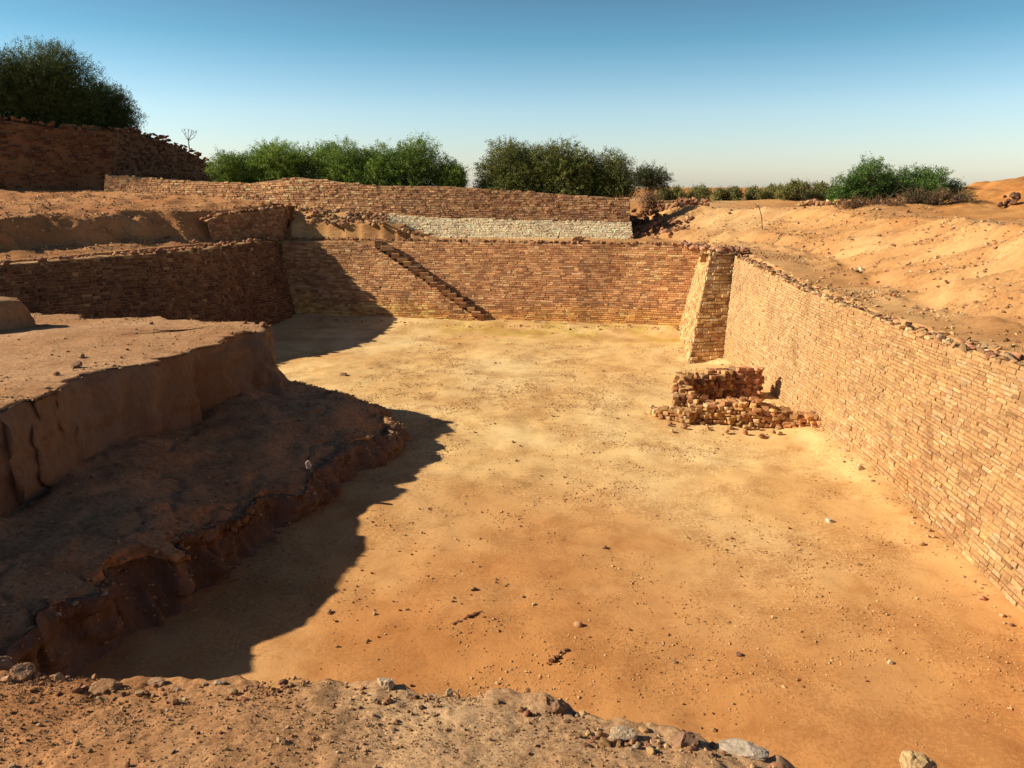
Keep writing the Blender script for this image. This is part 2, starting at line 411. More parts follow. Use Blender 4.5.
HILL = [(-120, 56), (-40, 58.5), (-31.9, 59.8), (-31.6, 64), (-31.4, 69), (-31.2, 75), (-31.0, 86), (-34, 92), (-45, 100), (-80, 120)]
def land(x, y):
    inside = pip(x, y, HOLE)
    n1 = fbm(x * 0.12, y * 0.12, 0, 4, 3); n2 = fbm(x * 0.8, y * 0.8, 0, 4, 9)
    # open country beyond
    far = 7.15 + 0.35 * n1 + 0.05 * n2
    r = np.hypot(x, y); far = far - sstep(90, 260, r) * 1.0 + sstep(200, 700, r) * 1.0 * np.clip(n1, -0.5, 0.6)
    # bank above the right hand wall
    dF, run = pdist(x, y, FOOT)
    pathz = rw_z(y) + 0.05 * n2 + 0.10 * np.clip(x - rw_x(y), 0, 3) * 0.3
    t = np.clip(dF / 4.6, 0, 1); t = t ** 0.92 * (1 - 0.12 * np.sin(t * math.pi))
    rill = fbm(run * 1.1 + dF * 0.9, dF * 0.28, 0, 4, 21)
    rills = (rill * 0.24 + 0.075 * (1 - 2 * np.abs(vnoise(run * 2.6 + dF * 2.2, dF * 0.5, 0, 5)))) * sstep(0, 0.8, dF) * (1 - sstep(4.2, 6, dF))
    crest = 7.05 + 0.2 * n1
    right = np.where(dF > 0, pathz * (1 - t) + crest * t + rills, pathz + sstep(-1.2, 0, dF) * 0.18 * np.clip(n2 + .4, 0, 1))
    # mound far on the right
    mnd = 1.9 * np.exp(-(((x - 37.5) / 10.5) ** 4 + ((y - 50) / 7) ** 2)) + 0.5 * np.exp(-(((x - 23) / 4) ** 2 + ((y - 47) / 4) ** 2)); mnd = mnd + 0.3 * np.clip(mnd, 0, 1) * n2 * 0.6
    right = right + mnd * sstep(3, 6, dF)
    # ground before and behind the upper wall
    o = np.argsort(UWB[:, 0]); ux = UWB[o, 0]
    wy = np.interp(x, ux, UWB[o, 1]); wb = np.interp(x, ux, UWB[o, 2]); wt = np.interp(x, ux, UWT[o, 2])
    wby = np.interp(x, [-16, 11.6], [52.2, 47.2])
    lt = np.clip((y - wby) / (wy - wby), 0, 1)
    rb = sstep(-4.2, -9.0, x)                                   # rubble slope only to the left of the plaster
    led = 5.15 + 0.03 * n2 + (wb - 5.2) * rb * lt ** 0.9 + 0.10 * n2 * rb * sstep(0.1, 0.5, lt)
    behind = np.where(x < -30.4, 8.2, np.maximum(wt - 0.28 + 0.1 * n2, 0)) * (1 - sstep(2, 14, y - wy)) + far * sstep(2, 14, y - wy)
    # terraces on the left
    dS, runS = pdist(x, y, SCARP)
    l1 = 5.25 + 0.16 * np.clip(n2, -1, 1) + np.clip((x + 27) / 10, 0, 1) * 0.22 * sstep(-5, 0, -dS)
    foot_w = np.interp(x, [-60, -30, -16], [8.3, 8.2, 7.3])
    wbl = np.interp(x, ux, UWB[o, 2], left=8.25); d2_ = np.maximum(np.interp(x, ux, UWB[o, 1], left=59.0) - y, 0)
    tt = np.clip(-dS / (np.abs(dS) + d2_ + 0.01), 0, 1)
    l2 = 6.8 + (wbl + 0.05 - 6.8) * tt + 0.12 * n2 * np.clip(d2_, 0, 1)
    dL_, _r = pdist(x, y, [(-16.6, 53.6), (-17.4, 52.0), (-24.2, 35.6), (-37, 18.4), (-60, -13)])
    l1 = np.minimum(l1, 5.08 + 0.30 * np.clip(np.abs(dL_) - 0.7, 0, 3))
    sc = sstep(0.0, 2.1 + 0.6 * n2, -dS + 0.6 * fbm(runS * 0.6, 0, 0, 4, 8)); sc = sc + 0.22 * vnoise(x * 1.1, y * 1.1, 0, 77) * sc * (1 - sc) * 4
    left = l1 * (1 - sc) + l2 * sc
    front = np.where(x < -15.9, left, led)
    front = np.where((x >= -15.9) & (x < -15.2), left * (1 - (x + 15.9) / .7) + led * (x + 15.9) / .7, front)
    back_zone = y > wy + 1.0
    z = np.where(back_zone, behind, front)
    # right part takes over east of the upper wall
    z = np.where((x > 7.9) | (dF > 0) & (x > 3) & (y < 52), right, z)
    z = np.where((x > 7.9), right * (1 - sstep(9, 25, y - 52)) + far * sstep(9, 25, y - 52) , z)
    z = np.where((x > 7.9) & (y < 60), right, z)
    # everything far away
    rr = sstep(85, 120, np.hypot(x, y - 30)); z = z * (1 - rr) + far * rr
    # the hill on the left
    dH, runH = pdist(x, y, HILL); dh = -dH
    hh = 13.0 + 0.45 * n1 + 0.12 * n2 + sstep(0, 12, -x - 34) * 0.6
    topz = np.interp(y, [50, 58, 60, 64, 69, 75, 81, 95], [12.9, 12.9, 13.0, 13.2, 12.9, 11.6, 10.2, 8.5])
    hz_ = np.minimum(topz, topz + 0.4 * n2)
    # in front of the facing the ground is the terrace; just behind it the hill is at its height
    hill = hz_ + 0.06 * np.clip(dh, 0, 12) 
    inhill = sstep(0.9, 1.25, dh) * (1 - sstep(20, 60, dh) * 0.6)
    z = z * (1 - inhill) + np.maximum(z, hill) * inhill
    fl = 0.06 * fbm(x * 0.25, y * 0.25, 0, 3, 31) + 0.022 * fbm(x * 1.6, y * 1.6, 0, 3, 33) - 0.03
    # sand washed up along the foot of the walls
    fl = fl + 0.30 * np.exp(-np.clip(rw_x(y) - 0.9 - x, 0, 9) / 0.5) * (y < 44) * 0.6 + 0.30 * np.exp(-np.clip(np.interp(x, [-14, 10.7], [50.2, 44.6]) - y, 0, 9) / 0.9)
    return np.where(inside, fl, z), inside, n1, n2
def axis(lo, hi, step, far, g=1.16):
    a = list(np.arange(lo, hi + 1e-6, step)); s = step
    b = [hi]; 
    while b[-1] < far: s *= g; b.append(b[-1] + s)
    s = step; c = [lo]
    while c[-1] > -far: s *= g; c.append(c[-1] - s)
    return np.array(c[:0:-1] + a + b[1:])
xs = axis(-40, 30, 0.2, 1800); ys = axis(-4, 66, 0.2, 2200)
ys = ys[ys > -300]
GX, GY = np.meshgrid(xs, ys)
GZ, INS, N1, N2 = land(GX, GY)
mb = MB()
# soil colour: pale silt on the far floor, redder earth plus painted-in vignette darkening near the camera, redder earth on the left terraces; algae-yellow strip under the back wall
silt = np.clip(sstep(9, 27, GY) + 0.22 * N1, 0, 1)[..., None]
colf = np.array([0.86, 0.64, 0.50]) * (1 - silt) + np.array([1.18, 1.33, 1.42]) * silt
grn = (np.exp(-((np.interp(GX, [-14, 10.7], [48.5, 43.5]) - GY) / 2.6) ** 2) * np.clip(0.55 + 1.1 * N2, 0, 1) * sstep(-9, 0, GX))[..., None]
colf = colf * (1 - grn * 0.8) + np.array([0.85, 1.0, 0.55]) * grn * 0.8
rimd = np.clip((GX - 17) / 8, 0, 1)[..., None]; lft = sstep(-13, -17, GX)[..., None]
cola = np.array([1.08, 1.08, 1.05]) * (1 - lft) + np.array([0.90, 0.74, 0.68]) * lft
cola = cola * (1 - rimd) + np.array([0.98, 0.78, 0.55]) * rimd
cc = np.where(INS[..., None], colf, cola)
# two materials on the one sheet
q = gridfaces(len(ys), len(xs)); insq = INS.reshape(-1)[q].all(1)
mb.add(np.stack([GX, GY, GZ], -1).reshape(-1, 3), [q[insq]], cc.reshape(-1, 3), 0)
mb.F.append(q[~insq].astype(np.int32)); mb.M.append(np.full((~insq).sum(), 1, np.int32))
ground = mb.build('ground', [M['floor'], M['terrain']], smooth=True, origin=(0, 0, 0)); tag(ground, kind='structure')
def lz(x, y): return float(land(np.array([float(x)]), np.array([float(y)]))[0][0])
def lzs(x, y): return land(np.asarray(x, float), np.asarray(y, float))[0]

# ------------------------------------------------------------------ earthen banks
def mesa(name, top, base, spine, mat, seed, step=0.11, nv=26, nt=26, amp=0.3, groove=0.42, power=1.6, cols=None, topamp=0.05, lip=0.0, blk=0.5):
    T = np.asarray(top, float); B = np.asarray(base, float); S = np.asarray(spine, float)
    d = np.r_[0, np.cumsum(np.linalg.norm(np.diff(T[:, :2], axis=0), axis=1) + 1e-4)]
    # smooth the outline a little
    n = int(d[-1] / step) + 1; s = np.linspace(0, d[-1], n)
    def ip(A):
        a = np.stack([np.interp(s, d, A[:, k]) for k in range(3)], 1)
        k = max(1, int(0.35 / step)); ker = np.ones(2 * k + 1) / (2 * k + 1)
        return np.stack([np.convolve(np.r_[[a[0, j]] * k, a[:, j], [a[-1, j]] * k], ker, 'valid') for j in range(3)], 1)
    T, B, S = ip(T), ip(B), ip(S)
    rows = []; wts = []
    for v in np.linspace(0, 1, nv):                       # the cliff
        f = v ** power                                   # undercut foot spreads out
        p = B * (1 - f) + T * f; p[:, 2] = B[:, 2] + (T[:, 2] - B[:, 2]) * v
        rows.append(p); wts.append(np.sin(v * math.pi) ** 0.35 if v < 0.5 else 1)
    for k in range(1, nt):                                # rounded lip and the top
        u = (k / (nt - 1)) ** 2.2; p = T * (1 - u) + S * u
        p[:, 2] += 0; rows.append(p); wts.append(1 - sstep(0.0, 0.12, u) * 1.0)
    R = np.array(rows); W = np.array(wts)[:, None]
    out = (B - T); out[:, 2] = 0; out /= (np.linalg.norm(out, axis=1, keepdims=True) + 1e-6)
    ss = s[None, :]; z = R[..., 2]
    g = fbm(ss * 1.3, z * 0.35, 0, 4, seed) * amp - groove * np.clip(-vnoise(ss * 0.9, z * 0.12, 5, seed + 3) - 0.35, 0, 1) * 2.0
    g = g + 0.05 * fbm(R[..., 0] * 4, R[..., 1] * 4, z * 3, 4, seed + 7, 0.6)
    g = g + blk * (np.tanh(7 * vnoise(ss * 0.75 + 0.25 * z, z * 0.5, 0, seed + 31)) * 0.16 + np.tanh(8 * vnoise(ss * 1.9, z * 1.6, 0, seed + 33)) * 0.07)
    rd = 1 - np.abs(fbm(ss * 2.1 + 0.4 * z, z * 0.30, 0, 2, seed + 15)) * 1.6
    g = g - 0.16 * np.clip(rd - 0.72, 0, 1) * 3.0
    g = g + 0.10 * amp / 0.22 * vnoise(ss * 0.5, z * 2.6, 2, seed + 11) + 0.035 * vnoise(ss * 0.8, z * 8.0, 2, seed + 12)
    R[..., 0] += out[None, :, 0] * g * W; R[..., 1] += out[None, :, 1] * g * W
    tw = np.zeros(len(rows)); tw[nv:] = 1; tw = tw[:, None]
    hump = 1 - np.abs(fbm(R[..., 0] * 0.8, R[..., 1] * 0.8, 0, 4, seed + 6)) * 2
    R[..., 2] += tw * (topamp * fbm(R[..., 0] * 0.5, R[..., 1] * 0.5, 0, 5, seed + 5, .42) - topamp * 0.9 * np.clip(hump - 0.55, 0, 1)) + (1 - tw) * 0.03 * vnoise(R[..., 0] * 4, R[..., 1] * 4, z * 4, seed)
    us = np.r_[np.zeros(nv), (np.arange(1, nt) / (nt - 1)) ** 2.2][:, None]
    R[..., 2] -= lip * np.exp(-us / 0.10) * (0.6 + 0.8 * vnoise(ss * 0.8, 0, 4, seed + 21)) * np.r_[np.linspace(0, 1, nv) ** 2, np.ones(nt - 1)][:, None]
    lipk = np.exp(-np.abs(np.arange(len(rows)) - nv) / 1.5)[:, None]
    R[..., 2] -= lipk * (0.06 + 0.10 * np.clip(vnoise(ss * 1.6, 0, 1, seed + 9), 0, 1))
    m = MB(); c = np.ones(R.shape)
    if cols is not None: c = cols(R, nv)
    m.add(R.reshape(-1, 3), [gridfaces(R.shape[0], R.shape[1], True)], c.reshape(-1, 3))
    o = m.build(name, mat, smooth=True, origin=(0, 0, 0)); tag(o, kind='structure')
    return R
def bank_shade_cols(R, nv):
    c = np.ones(R.shape); c[:nv] *= np.array([0.62, 0.66, 0.76]); c[nv:] *= np.array([1.25, 1.12, 0.98]); return c  # cliff painted darker and cooler against floor bounce, top lighter
top_b = [(-14.5, -2, 4.0), (-13.2, 7, 4.0), (-12.3, 11, 3.95), atz(-30, 420, 3.9), atz(8, 407, 3.9), atz(60, 388, 3.88), atz(91, 372, 3.85), atz(135, 362, 3.8), atz(178, 353, 3.74), atz(230, 338, 3.68), atz(274, 324, 3.62), (-8.75, 27.6, 3.55), (-10.4, 28.9, 3.5), (-18.4, 30.6, 3.5), (-21, 30.9, 3.5), (-34, 31.5, 3.5)]
base_b = [(-13.4, -2, 0.6), (-12.0, 7, 0.6), (-11.5, 11, 1.0), (-11.15, 14.4, 1.0), (-10.95, 16.0, 1.0), (-10.8, 17.8, 1.0), (-10.6, 19.3, 1.0), (-10.2, 20.6, 1.0), (-9.6, 22.2, 0.9), (-8.9, 24.8, 0.8), (-7.85, 26.9, 0.5), (-8.0, 28.2, -0.1), (-10.2, 29.8, -0.1), (-18.4, 31.6, -0.1), (-21, 31.9, -0.1), (-34, 32.5, -0.1)]
def spn(x, o=0.0):
    return (x, (26.4 + (x + 11) * 0.723 if x > -24 else 17.0 + (x + 24) * 1.9) - o, 3.85 - 0.03 * (o > 0))
spine_b = [spn(x) for x in (-34, -30, -27, -25, -24, -22, -20.5, -19, -17, -14, -12)] + [spn(x, 0.5) for x in (-11.2, -12, -20.5, -24, -34)]
BK = mesa('earth_bank', top_b, base_b, spine_b, M['bank'], 41, nv=34, nt=40, cols=bank_shade_cols, power=1.3)
def sz(px, py, z): return atz(px, py, z)
tp = [(285, 378, 0.8), (330, 389, 1.0), (365, 396, 1.05), (388, 403, 1.02), (401, 413, 0.98), (398, 424, 0.95), (376, 432, 0.95), (358, 440, 0.95), (338, 452, 0.93), (318, 462, 0.92), (303, 470, 0.92), (293, 482, 0.9), (276, 489, 1.1), (256, 502, 1.2), (226, 512, 1.3), (200, 522, 1.35), (186, 538, 1.35), (176, 546, 1.38), (140, 547, 1.45), (116, 567, 1.45), (84, 592, 1.45), (40, 616, 1.5), (-40, 648, 1.5), (-200, 700, 1.5)]
top_s = [sz(*p) for p in tp]
base_s = []
for k, p in enumerate(top_s):
    a = np.array(top_s[max(0, k - 1)][:2]); b_ = np.array(top_s[min(len(top_s) - 1, k + 1)][:2]); t = (b_ - a).astype(float); t = t / np.linalg.norm(t)
    nrm = np.array([-t[1], t[0]]); off = 0.30 + 0.28 * (p[2] - 0.9)
    base_s.append((p[0] + nrm[0] * off, p[1] + nrm[1] * off, -0.12))
spine_s = []
for k, p in enumerate(top_s):
    y = min(p[1] + 0.5, 27.0) if k > 3 else 26.9
    bx = np.interp(y, [5, 12, 19.6, 23, 27], [-12.6, -11.9, -11.5, -10.2, -9.4])
    spine_s.append((bx + 0.2, y, 1.65 if y > 20 else 1.9 if y < 15 else 1.75))
SH = mesa('earth_shelf', top_s, base_s, spine_s, M['bank'], 57, step=0.07, nv=30, nt=80, amp=0.34, groove=0.5, power=1.2, lip=0.28, blk=1.3, cols=lambda R, nv: np.vstack([np.ones((nv, 1, 3)) * np.array([0.52, 0.56, 0.68]), np.ones((R.shape[0] - nv, 1, 3)) * np.array([1.25, 1.12, 0.95])]) * np.ones(R.shape), topamp=0.24)  # cliff colour carries painted shade, cooled against bounce; top lightened
# block of earth left standing on the bank
bx = [(-30, 24.6, 5.0), (-22.0, 25.2, 5.0), (-19.6, 25.9, 4.95), (-19.1, 26.6, 4.9), (-19.4, 27.5, 4.9), (-22, 28.5, 4.9), (-30, 29, 5.0)]
P0 = aty(18, 299, 27.0)
bx = [(x - (-19.1) + P0[0], y, z - 4.9 + P0[2]) for x, y, z in bx]
mesa('earth_block', bx, [(x + 0.35 * (1 if 1 <= k <= 4 else 0), y + (-0.4 if k < 3 else 0.3), 3.5) for k, (x, y, z) in enumerate(bx)], [(x - 3 if k not in (0, 6) else x, 26.9, P0[2] + 0.15) for k, (x, y, z) in enumerate(bx)], M['bank'], 71, nv=14, nt=14, amp=0.1, groove=0.1)

# ------------------------------------------------------------------ gritty ledge the photograph was taken from
ep = [(-420, 640, 5.2), (-200, 650, 5.35), (-60, 662, 5.5), (-5, 664, 5.6), (28, 672, 5.6), (62, 684, 5.6), (104, 684, 5.6), (150, 676, 5.6), (200, 677, 5.62), (240, 675, 5.62), (268, 684, 5.6), (300, 686, 5.6), (335, 680, 5.6), (385, 676, 5.6), (420, 690, 5.6), (452, 695, 5.6), (500, 689, 5.6), (545, 696, 5.6), (575, 712, 5.6), (605, 722, 5.6), (650, 727, 5.6), (690, 735, 5.6), (735, 744, 5.6), (775, 757, 5.58), (805, 782, 5.5), (860, 790, 5.5), (910, 780, 5.45), (960, 800, 5.4), (1100, 820, 5.4), (1400, 880, 5.4), (2000, 1000, 5.3)]
E0 = np.array([atz(*p) for p in ep])
dE = np.r_[0, np.cumsum(np.linalg.norm(np.diff(E0[:, :2], axis=0), axis=1))]
core_s = np.arange(np.interp(-3.6, E0[:, 0], dE), np.interp(2.6, E0[:, 0], dE), 0.02)
sE = np.r_[np.arange(0, core_s[0], 0.12), core_s, np.arange(core_s[-1] + 0.06, dE[-1], 0.12)]
Ed = np.stack([np.interp(sE, dE, E0[:, k]) for k in range(3)], 1)
Es = Ed.copy(); kk = 25; ker = np.ones(2 * kk + 1) / (2 * kk + 1)
for j in (1, 2): Es[:, j] = np.convolve(np.r_[[Es[0, j]] * kk, Es[:, j], [Es[-1, j]] * kk], ker, 'valid')
Ed[:, 1] += 0.045 * fbm(sE * 3.5, 0, 0, 5, 12, .6); Ed[:, 2] += 0.015 * fbm(sE * 4.0, 4, 0, 5, 13, .6)
rows = []
for v in np.linspace(0, 1, 30):
    p = Ed.copy(); p[:, 1] += -0.25 * sstep(0, .15, 1 - v) + 0.12 * (1 - v) * 2 + 0.15 * fbm(sE * 1.5, v * 5, 1, 4, 14); p[:, 2] = -0.1 + (Ed[:, 2] + 0.1) * v; 
    if v == 1: p[:, 1] = Ed[:, 1]
    rows.append(p)
ds = np.r_[np.arange(0.02, 1.7, 0.02), 1.7 + np.cumsum(0.04 * 1.13 ** np.arange(38))]
def ledge_rise(d): return np.interp(d, [0, 0.25, 1.0, 2.0, 4.5, 12, 40], [0, 0.06, 0.22, 0.5, 1.15, 1.45, 1.5])
for dd in ds:
    ww = math.exp(-dd / 0.14); p = Es.copy(); p[:, 1] += (Ed[:, 1] - Es[:, 1]) * ww - dd; p[:, 2] += (Ed[:, 2] - Es[:, 2]) * ww
    p[:, 2] += ledge_rise(dd)
    w = min(1, dd / 0.06)
    nn = 0.022 * fbm(p[:, 0] * 1.6, p[:, 1] * 1.6, 0, 3, 15) + 0.008 * fbm(p[:, 0] * 7, p[:, 1] * 7, 0, 3, 16) + 0.005 * fbm(p[:, 0] * 28, p[:, 1] * 28, 0, 3, 17, .7)
    lump = 0.02 * np.clip(vnoise(p[:, 0] * 3.5, p[:, 1] * 5, 0, 18) - 0.25, 0, 1) * math.exp(-dd / 0.3) * 2
    p[:, 2] += w * nn + lump
    rows.append(p)
LR = np.array(rows)
lcol = np.ones(LR.shape) * np.array([1.0, 1.0, 1.0])
lw = sstep(-0.2, -2.6, LR[..., 0])[..., None]; lcol = lcol * (1 - lw) + np.array([0.92, 0.74, 0.60]) * lw
m = MB(); m.add(LR.reshape(-1, 3), [gridfaces(LR.shape[0], LR.shape[1], True)], lcol.reshape(-1, 3))
o = m.build('foreground_ledge', M['ledge'], smooth=True, origin=(0, 0, 0)); tag(o, kind='structure')
def ledge_z(x, y):
    ey = np.interp(x, Es[:, 0], Es[:, 1]); ez = np.interp(x, Es[:, 0], Es[:, 2]); d = np.maximum(ey - y, 0)
    return ez + ledge_rise(d) + 0.022 * fbm(np.asarray(x) * 1.6, np.asarray(y) * 1.6, 0, 3, 15) + 0.008 * fbm(np.asarray(x) * 7, np.asarray(y) * 7, 0, 3, 16)

# ------------------------------------------------------------------ walls
def stain_back(cen, col, rng):
    x, z = cen[:, 0], cen[:, 2]
    low = (1 - sstep(0.3, 1.6, z + 0.5 * vnoise(x * 0.5, z, 0, 4)))[:, None]          # yellow silt line near the foot
    col = col * (1 - low) + col * np.array([1.30, 1.30, 0.95]) * low
    pale = (sstep(0.05, 0.8, vnoise(x * 0.35, z * 0.25, 3, 6)) * 0.8)[:, None]
    grime = (sstep(0.15, 0.75, vnoise(x * 0.6, z * 0.18, 9, 8)) * 0.6)[:, None]
    col = col * (1 - pale) + col * np.array([1.22, 1.26, 1.20]) * pale
    return np.clip(col * (1 - grime * 0.5), 0.02, 0.8)
# back wall (main face set behind the stair) -----------------------------
bw = empty('brick_wall', (0, 50, 0))
tag(bw, 'high reddish brick wall across the far end of the pit, with a diagonal stair on its face', 'wall')
mB = [(10.9, 45.3, -0.2), (-1.4, 48.0, -0.2), (-7.7, 49.5, -0.2), (-15.5, 51.4, -0.2)]
mT = [(11.9, 47.2, 5.15), (-1.6, 49.9, 5.12), (-8.2, 51.3, 5.10), (-16.2, 53.0, 5.06)]
mb = MB(); masonry(mb, mB, mT, 0.125, 0.18, 0.5, RED * np.array([1.58, 1.66, 1.5]), 3, 0.013, flip=-1, colfn=stain_back, cap=1.5)
mb.build('wall_face', [M['stone'], M['mortar']], bw)
# front mass under the stair; its clip line is the stair itself
SX0, SX1 = aty(375, 246, 50.5)[0], aty(490, 329, 47.5)[0]
def fm_pt(x): return np.interp(x, [-15.5, -7.7, -1.4], [50.7, 48.75, 47.25])
fx = [SX1 + 0.15] + list(np.linspace(SX1, SX0, 12)) + [-10.5, -12.5, -15.5]
fB = [(x, fm_pt(x), -0.2) for x in fx]; fT = [(x - 0.15, fm_pt(x) + 1.85, 5.1) for x in fx]
fc = [0.0] + list(np.linspace(0.0, 4.78, 12)) + [5.05, 5.05, 5.05]
mb = MB(); masonry(mb, fB, fT, 0.125, 0.18, 0.5, RED * np.array([1.64, 1.74, 1.55]), 5, 0.015, clip=fc, flip=-1, colfn=stain_back, cap=0.9, ragged=0.10)
st = mb.build('staircase', [M['stone'], M['mortar']], bw)
rng = np.random.default_rng(8)
NS = 20
for k in range(NS):
    f0 = k / NS; f1 = (k + 1) / NS
    xr = SX1 + (SX0 - SX1) * f0 + 0.08; xl = SX1 + (SX0 - SX1) * f1 - 0.06
    z1 = 0.16 + 4.85 * f1; z0 = z1 - 0.32
    mbs = MB()
    yf = fm_pt((xr + xl) / 2) + 1.85 * (z1 + 0.2) / 5.3 - 0.07 + rng.normal(0, 0.04)
    ny = 3; ya = yf
    for q in range(ny):
        wd = 0.85 / ny * rng.uniform(0.8, 1.2); yb = ya + wd
        x0, x1 = xl + rng.normal(0, 0.05), xr + rng.normal(0.03, 0.08); zz = z1 + rng.normal(0, 0.045)
        pts = []
        for (zc, ins) in ((z0, 0), (zz - 0.03, 0), (zz, 0.025)):
            pts += [(x0 + ins, ya + ins, zc), (x1 - ins, ya + ins, zc), (x1 - ins, yb - ins, zc), (x0 + ins, yb - ins, zc)]
        pts = np.array(pts) + rng.normal(0, 0.008, (12, 3))
        mbs.add(pts, [_BF], pick(rng, RED * np.array([1.5, 1.75, 1.6]))); ya = yb + 0.01
    mbs.build('step', M['stone'], st)
# footing of rougher yellow stones along the foot
mb = MB(); fo = [(10.2, 45.0, -0.2), (5.0, 46.0, -0.2), (-1.0, 47.3, -0.2)]
masonry(mb, fo, [(x, y + 0.12, 0.38) for x, y, z in fo], 0.17, 0.22, 0.5, TAN * 0.95, 12, 0.05, flip=-1, cap=0.5, rough=1.6, ragged=0.12)
mb.build('footing', [M['stone'], M['mortar']], bw)
mb = MB(); rng = np.random.default_rng(14)
xx = rng.uniform(-15.6, 11.3, 330); yy = np.interp(xx, [-16.2, 11.9], [53.0, 47.2]) + rng.uniform(-0.05, 0.35, 330)
scatter(mb, rng, np.stack([xx, yy, np.full(330, 5.06)], 1), rng.uniform(0.14, 0.38, 330), RED * 0.9, 1, 0.5)
tag(mb.build('loose_coping', M['rock'], bw), kind='stuff')

# right wall -------------------------------------------------------------
rw = empty('brick_wall', (11, 15, 0))
tag(rw, 'long sunlit tan brick wall running up the right side of the pit', 'wall')
rB = [(10.6, 37.4, -0.1), (10.75, 33.5, -0.1), (10.95, 28, -0.1), (11.0, 22, -0.1), (10.6, 17.3, -0.1), (10.3, 13.6, -0.1), (10.2, 8, -0.1), (10.0, -3, -0.1)]
rTop = [(11.3, 38.9), (11.35, 34.5), (11.4, 28.5), (11.45, 22.3), (11.3, 17.5), (11.2, 13.7), (11.1, 8), (11.0, -3)]
rT = [(x, y, float(rw_z(y)) + 0.02) for x, y in rTop]
def dust(cen, col, rng):
    y, z = cen[:, 1], cen[:, 2]
    far = sstep(16, 34, y)[:, None]; col = col * (1 - far * 0.5) + np.array([0.54, 0.375, 0.19]) * far * 0.5
    top = (sstep(0.1, 0.9, vnoise(y * 0.3, z * 0.3, 2, 5)) * 0.35)[:, None]
    return np.clip(col * (1 - top) + col * np.array([0.86, 0.76, 0.62]) * top, 0.02, 0.8)
mb = MB(); masonry(mb, rB, rT, 0.12, 0.18, 0.42, (TAN * 0.62 + TAN.mean(0) * 0.38) * np.array([0.85, 0.77, 0.70]), 21, 0.015, mode='lerp', flip=1, colfn=dust, cap=1.0, ragged=0.25, rough=1.0)
mb.build('wall_face', [M['stone'], M['mortar']], rw)
mb = MB(); rng = np.random.default_rng(22); n = 620
yy = rng.uniform(-2, 39.5, n); xx = rw_x(yy) + np.abs(rng.normal(0.05, 0.42, n)); 
scatter(mb, rng, np.stack([xx, yy, rw_z(yy) + 0.0], 1), rng.uniform(0.1, 0.36, n), np.vstack([TAN[:6], RED * 1.3, TAN[:6]]), 2, 0.28)
tag(mb.build('loose_coping', M['rock'], rw), kind='stuff')
# buttress in the corner --------------------------------------------------
bu = empty('stone_buttress', (10, 37.5, 0))
tag(bu, 'battered brick buttress standing where the back and right walls meet', 'buttress')
A0, A1, A2 = (10.15, 45.9, -0.1), (8.85, 37.15, -0.1), (10.75, 37.3, -0.1)
B0, B1, B2 = (11.75, 47.3, 5.2), (10.12, 39.2, 5.3), (11.45, 39.3, 5.3)
def pale(cen, col, rng): return col * np.array([1.1, 1.08, 1.0])
mb = MB(); masonry(mb, [A0, A1], [B0, B1], 0.165, 0.2, 0.45, TAN, 31, 0.03, flip=1, colfn=pale, cap=1.2, ragged=0.0, missing=0.0)
mb.build('side_face', [M['stone'], M['mortar']], bu)
mb = MB(); masonry(mb, [A2, A1], [B2, B1], 0.17, 0.22, 0.55, TAN * 1.25, 33, 0.03, flip=-1, cap=1.2, rough=1.5, ragged=0.2)
mb.build('front_face', [M['stone'], M['mortar']], bu)
mb = MB(); rng = np.random.default_rng(34); n = 150
t = rng.random(n) ** 1.4; u = rng.random(n) ** 1.3; xx = 10.05 + 1.5 * t + (1 - u) * 0.5; yy = 39.3 + 8 * u ** 1.7
scatter(mb, rng, np.stack([xx, yy, 5.12 + 0.22 * np.exp(-((yy - 40) / 2) ** 2)], 1), rng.uniform(0.2, 0.55, n), RED * 1.1 + 0.02, 2, 0.5)
tag(mb.build('rubble_top', M['rock'], bu), kind='stuff')

# left wall (in shade) ------------------------------------------------------
lw_ = empty('brick_wall', (-20, 40, 0))
tag(lw_, 'long brick wall in deep shade behind the earthen bank on the left', 'wall')
lT = [(-16.1, 51.6, 5.15)] + [atz(px, py, 5.2) for px, py in ((285, 243), (240, 246), (200, 248), (150, 252), (100, 255), (50, 259), (0, 263))] + [(-34, 21, 5.2), (-56, -8, 5.2)]
lT[1] = (-16.0, 50.6, 5.18); lT[0] = (-16.0, 52.2, 5.1)
lT[2] = (-16.9, 47.6, 5.2)
lB = []
for k, p in enumerate(lT):
    a = np.array(lT[max(0, k - 1)][:2]); b_ = np.array(lT[min(len(lT) - 1, k + 1)][:2]); t = (b_ - a).astype(float); t = t / np.linalg.norm(t)
    nrm = np.array([-t[1], t[0]]); lB.append((p[0] + nrm[0] * 1.3, p[1] + nrm[1] * 1.3, -0.15))
lB[0] = (-14.4, 51.5, -0.15); lB[1] = (-14.5, 49.8, -0.15)
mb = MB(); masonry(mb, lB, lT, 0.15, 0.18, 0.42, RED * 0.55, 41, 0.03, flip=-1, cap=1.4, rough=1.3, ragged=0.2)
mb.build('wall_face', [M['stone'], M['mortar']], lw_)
mb = MB(); rng = np.random.default_rng(44); n = 420
s_, LTs = resample(lT, 400); k = rng.integers(0, 330, n); off = rng.uniform(-0.05, 0.6, n)
P_ = LTs[k]; P_ = P_ + np.stack([-off * 0.8, off * 0.6, 0 * off], 1)
scatter(mb, rng, P_ - [0, 0, 0.03], rng.uniform(0.12, 0.42, n), RED, 1, 0.5)
tag(mb.build('loose_coping', M['rock'], lw_), kind='stuff')

